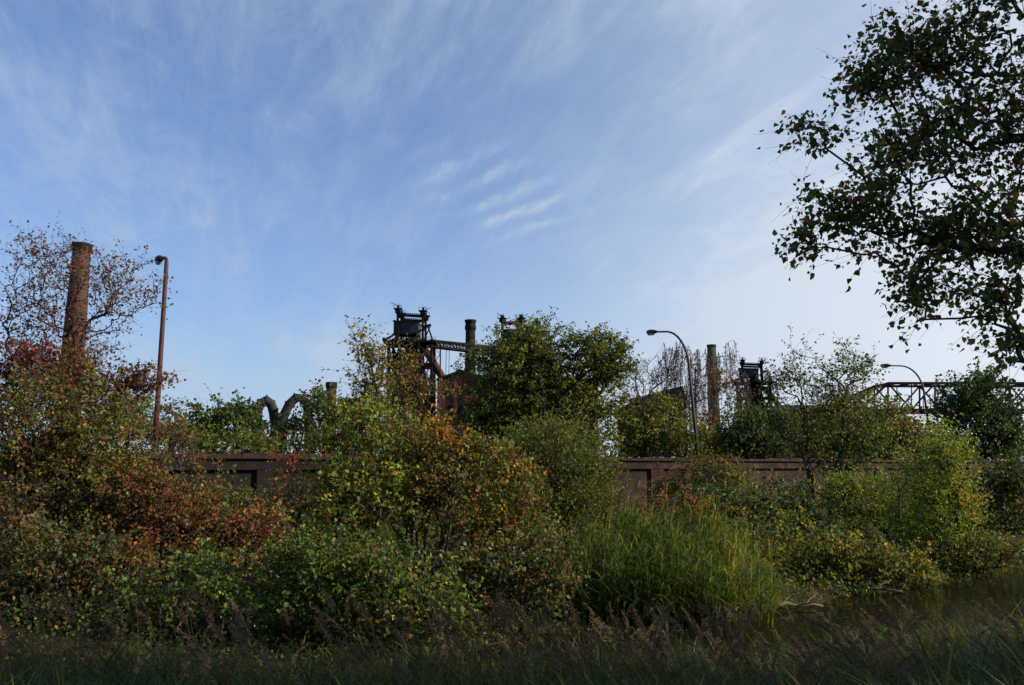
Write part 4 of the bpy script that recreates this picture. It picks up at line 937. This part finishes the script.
def tall_reeds():
    rng = np.random.default_rng(81); n = 1500
    # clumps along the water's edge
    px = np.clip(668 + 46 * rng.normal(size=n), 570, 762); dd = 13.0 + 3.4 * rng.random(n)
    x = (px - 512) / 800 * dd; y = dd
    cl = np.sin(x * 5 + y * 3) * .12
    z = np.maximum(gz(x, y), -.1)
    edge = 1 - .30 * np.abs((px - 665) / 90) ** 2 + .16 * np.sin(px * .09 + dd * 2.1) + .12 * np.sin(px * .31 + dd * 5)
    H = (.75 + .72 * rng.random(n)) * np.clip(edge, .45, 1.2) * (1 + cl) * (.72 + .5 * rng.random(4000)[(np.floor(x / .32) * 37 + np.floor(y / .4) * 101).astype(int) % 4000])
    B = np.stack([x, y, z], 1)
    Vs = []; Fs = []; Cs = []; o = 0
    pal, w = pal_arr([('G2',6),('LG',5),('YG',1.2),('G',4),('BG',2.5),('OL',1.),('BR',.6)])
    tone = rng.choice(len(pal), n, p=w); yel = (px > 695) & (rng.random(n) < .25); 
    basec = pal[tone]; basec[yel] = C['YG']; basec[(px > 665) & (rng.random(n) < .06)] = C['Y']
    dv = hdir(rng, n, (.35, -.2), .6)
    V, F, m = ribbons(B, dv, H * .86, np.full(n, .004), .10 + .2 * rng.random(n), rng, 4); Vs.append(V); Fs.append(F); Cs.append(np.repeat(basec * .9, m, 0)); o += len(V)
    for j in range(8):
        u = .22 + .09 * j + .05 * rng.random(n); P = B + np.array([0, 0, 1.]) * (H * u)[:, None] + dv * (H * .1 * u ** 2)[:, None]
        L = (.30 + .26 * rng.random(n)); V, F, m = ribbons(P, hdir(rng, n, (.55, -.3), .75), L, np.full(n, .0085), .5 + .6 * rng.random(n), rng, 4, .8)
        Vs.append(V); Fs.append(F + o); o += len(V); Cs.append(np.repeat(basec * (.75 + .5 * rng.random((n, 1))), m, 0))
    me = raw_mesh('reeds', np.concatenate(Vs), Fs, np.concatenate(Cs))
    tag(link('reeds', me, M['blade']), 'dense stand of tall fresh green reeds at the water edge', 'reeds', kind='stuff')
tall_reeds()

def near_bank():
    rng = np.random.default_rng(91); Vs = []; Fs = []; Cs = []; o = 0
    def put(V, F, m, c):
        nonlocal o
        Vs.append(V); Fs.append(F + o); o += len(V); Cs.append(np.repeat(c, m, 0))
    n = 34000
    dd = 2.4 + 10.0 * rng.random(n) ** .9; x = (rng.random(n) - .5) * (1.45 * dd + 2.0); y = dd
    s = s_of(x, y); keep = (s > 20.4 + 2.4 / (1 + np.exp(-(x / y - .27) * 40)) - 2.8 / (1 + np.exp((x / y + .25) * 25))) & (y < np.interp(x / y, [-.7, -.3, 0, .3, .7], [8.6, 9.2, 10.2, 11.5, 12])); x, y = x[keep], y[keep]; n = len(x)
    patch = np.sin(x * 1.7 + 2 * np.sin(y * .9)) * np.cos(y * 1.3 + x * .5)
    H = (.75 + .6 * rng.random(n)) * (1 + .18 * patch)
    # heights follow the bank so that the tops run to the photographed line
    lim = EYE - y * (np.interp(x / y, [-.6, -.2, .28, .36, .45, .62], [.160, .166, .176, .172, .160, .138]) + .016 * patch + .012 * np.sin(x * 6.1 + y * 4.3) + .06 * rng.random(n)); z = np.maximum(gz(x, y), -.1)
    H = np.minimum(H * 1.15, np.maximum(lim - z, .25)); H = np.where(z < .1, np.maximum(lim - z, .4) * (.86 + .16 * rng.random(n)), H)
    B = np.stack([x, y, z], 1)
    pal, w = pal_arr([('G',6),('G2',3),('OL',1.5),('BG',3),('BR',1.2)])
    c = pal[rng.choice(len(pal), n, p=w)] * (.6 + .7 * rng.random((n, 1)))
    V, F, m = ribbons(B, hdir(rng, n, (-.15, -.1), 1.), H, (.0045 + .009 * rng.random(n) ** 2), .3 + .75 * rng.random(n), rng, 5, .6); put(V, F, m, c)
    me = raw_mesh('grass', np.concatenate(Vs), Fs, np.concatenate(Cs))
    tag(link('grass', me, M['blade']), 'dark green reed grass covering the near bank', 'grass', kind='stuff')
    # feathery seed heads of the reeds
    Vs, Fs, Cs, o = [], [], [], 0
    q = 1100; dd = 5.3 + 5.6 * rng.random(q) ** .75; x = (rng.random(q) - .5) * (1.4 * dd); y = dd
    left = x / y
    s = s_of(x, y); keep = (s > 20.6 + 2.2 / (1 + np.exp(-(left - .27) * 40)) - 2.8 / (1 + np.exp((left + .25) * 25))) & ((rng.random(q) < .55) | (np.abs(left - .15) < .35)); x, y = x[keep], y[keep]; q = len(x)
    z = np.maximum(gz(x, y), -.1); topz = EYE - y * (np.interp(x / y, [-.6, 0, .2], [.150, .158, .165]) + .10 * rng.random(q)); topz = np.maximum(topz, z + .5); H = topz - z
    B = np.stack([x, y, z], 1); dv = hdir(rng, q, (-.45, -.1), .6); ln = .16 + .22 * rng.random(q)
    V, F, m = ribbons(B, dv, H, np.full(q, .0035), ln, rng, 5, .2); put(V, F, m, np.tile(np.array([.085, .07, .03]), (q, 1)))
    tip = V.reshape(q, -1, 3)[:, -1]; prv = V.reshape(q, -1, 3)[:, -3]; td = unit(tip - prv)
    pc = np.array([.135, .090, .058]) * (.65 + .7 * rng.random((q, 1)))
    for j in range(64):
        u = rng.random(q); L = .17 + .07 * rng.random(q)
        P = tip + td * ((u - .25) * .26)[:, None] + dv * (u ** 2 * .05)[:, None] - np.array([0, 0, 1.]) * (u ** 2 * .05)[:, None]
        dr = unit(td * .7 + dv * (.5 + .3 * rng.random((q, 1))) + rng.normal(size=(q, 3)) * .33 - np.array([0, 0, .25]))
        l_ = (.035 + .06 * rng.random(q) * (1.1 - u))[:, None]; sd_ = unit(np.cross(dr, rng.normal(size=(q, 3)))) * .0028
        Vq = np.stack([P - sd_, P + dr * l_ * .6 + sd_ * 1.3, P + dr * l_ - np.array([0, 0, .012]), P + dr * l_ * .5 - sd_ * 1.6], 1).reshape(-1, 3)
        put(Vq, (np.arange(q)[:, None] * 4 + np.arange(4)[None]), 4, pc * (.8 + .4 * rng.random((q, 1))))
    me = raw_mesh('reed_plumes', np.concatenate(Vs), Fs, np.concatenate(Cs))
    tag(link('reed_plumes', me, M['plume']), 'brown feathery reed plumes nodding over the near bank grass', 'reeds', kind='stuff')
near_bank()

def undergrowth():
    rng = np.random.default_rng(95); n = 120000
    t = -12 + 72 * rng.random(n) ** 1.1; s = np.where(rng.random(n) < .35, 16.6 + 2.9 * rng.random(n), 1.0 + 18.2 * rng.random(n))
    x = WP[0] + WU[0] * t + WN[0] * s; y = WP[1] + WU[1] * t + WN[1] * s
    patch = np.sin(x * .9 + y * .4) * np.cos(y * .8 - x * .3)
    h = rng.random(n) ** 1.5 * (.38 + .25 * patch) * np.clip((19.9 - s) / 1.4, .25, 1)
    z = gz(x, y) + np.maximum(h, .01); P = np.stack([x, y, z], 1)
    ax = unit(rng.normal(size=(n, 3)) + np.array([0, 0, -.1])); nr = unit(rng.normal(size=(n, 3)) + np.array([0, 0, .9])); nr = unit(nr - ax * (nr * ax).sum(1, keepdims=True))
    ln = np.where(np.hypot(x, y) < 17, .05, .085) * (.6 + .8 * rng.random(n)); V, F, kk = leaf_faces(P, ax, nr, ln, ln * .42, .3, False)
    pal, w = pal_arr([('G',5),('G2',3),('OL',2.5),('BR',2.5),('DO',.6),('YG',.6)])
    pick = np.where(patch + rng.normal(size=n) * .5 > 0, rng.choice(len(pal), n, p=w), rng.choice(2, n))
    col = pal[pick] * (.7 + .6 * rng.random((n, 1)))
    tag(link('undergrowth', raw_mesh('undergrowth', V, [F], np.repeat(col, kk, 0)), M['leaf']), 'low nettles and fallen leaves covering the far bank', 'undergrowth', kind='stuff')
undergrowth()

def bank_edge():
    rng = np.random.default_rng(97); n = 5200
    t = -8 + 60 * rng.random(n); s = 18.5 + 1.25 * rng.random(n); cl = np.sin(t * 2.3) + np.sin(t * 5.1 + 1) * .6
    k = rng.random(n) < np.clip(.55 + .4 * cl, .12, 1); t, s = t[k], s[k]; n = len(t)
    x = WP[0] + WU[0] * t + WN[0] * s; y = WP[1] + WU[1] * t + WN[1] * s; z = np.maximum(gz(x, y), -.12)
    pal, w = pal_arr([('G2',4),('G',5),('OL',3),('YG',.8),('BR',1.6)]); c = pal[rng.choice(len(pal), n, p=w)] * (.6 + .6 * rng.random((n, 1)))
    V, F, m = ribbons(np.stack([x, y, z], 1), hdir(rng, n, (.3, -.5), .9), .25 + .45 * rng.random(n) ** 1.5, .005 + .006 * rng.random(n), .4 + .7 * rng.random(n), rng, 4, .8)
    tag(link('bank_grass', raw_mesh('bank_grass', V, [F], np.repeat(c, m, 0)), M['blade']), 'ragged sedge tufts hanging over the far waterline', 'grass', kind='stuff')
    n = 1500; t = -2 + 50 * rng.random(n); s = np.where(rng.random(n) < .7, 19.1 + 1.3 * rng.random(n) ** 2, 19.4 + 3.4 * rng.random(n))
    x = WP[0] + WU[0] * t + WN[0] * s; y = WP[1] + WU[1] * t + WN[1] * s; P = np.stack([x, y, np.full(n, .006)], 1)
    a = rng.random(n) * 6.28; ax = np.stack([np.cos(a), np.sin(a), rng.normal(size=n) * .04], 1); ax = unit(ax); nr = unit(np.cross(ax, np.stack([-np.sin(a), np.cos(a), np.zeros(n)], 1)))
    ln = .03 + .035 * rng.random(n); V, F, kk = leaf_faces(P, ax, nr * np.sign(nr[:, 2:3]), ln, ln * .4, .1, False)
    pal, w = pal_arr([('Y',2),('BR',4),('OL',3),('DO',2),('YG',2)]); c = pal[rng.choice(len(pal), n, p=w)] * (.5 + .6 * rng.random((n, 1)))
    tag(link('floating_leaves', raw_mesh('floating_leaves', V, [F], np.repeat(c, kk, 0)), M['leaf']), 'fallen leaves floating on the dark water', 'leaves', kind='stuff')
bank_edge()

def branch_in_water(label, px, d, ang, L, seed):
    rr = random.Random(seed); p = at(px, 600, d); t = thing('fallen_branch', label, 'branch', (p[0], d, .02), ang, 'fallen branches in the water')
    pts = []; rad = []
    for i in range(9):
        u = i / 8; pts.append((L * (u - .5), rr.uniform(-.05, .05), .03 + .10 * math.sin(u * 3) * rr.random())); rad.append(.045 * (1 - .7 * u) + .006)
    m = MB(); m.tube(pts, rad, 8); m.build('limb', M['wood_wet'], t, True)
    for k in (3, 5, 6):
        q = pts[k]; m = MB(); sg = rr.choice((-1, 1)); m.tube([q, (q[0] + .18, q[1] + sg * .16, q[2] + .06), (q[0] + .4, q[1] + sg * .24, q[2] + .16)], [.018, .012, .004], 6); m.build('twig', M['wood_wet'], t, True)
branch_in_water('pale fallen branch lying in the shallow water right of the reeds', 788, 14.6, R(12), 1.3, 5)
branch_in_water('darker fallen branch in the water under the olive leaning shrub', 862, 16.6, R(-20), 1.5, 9)
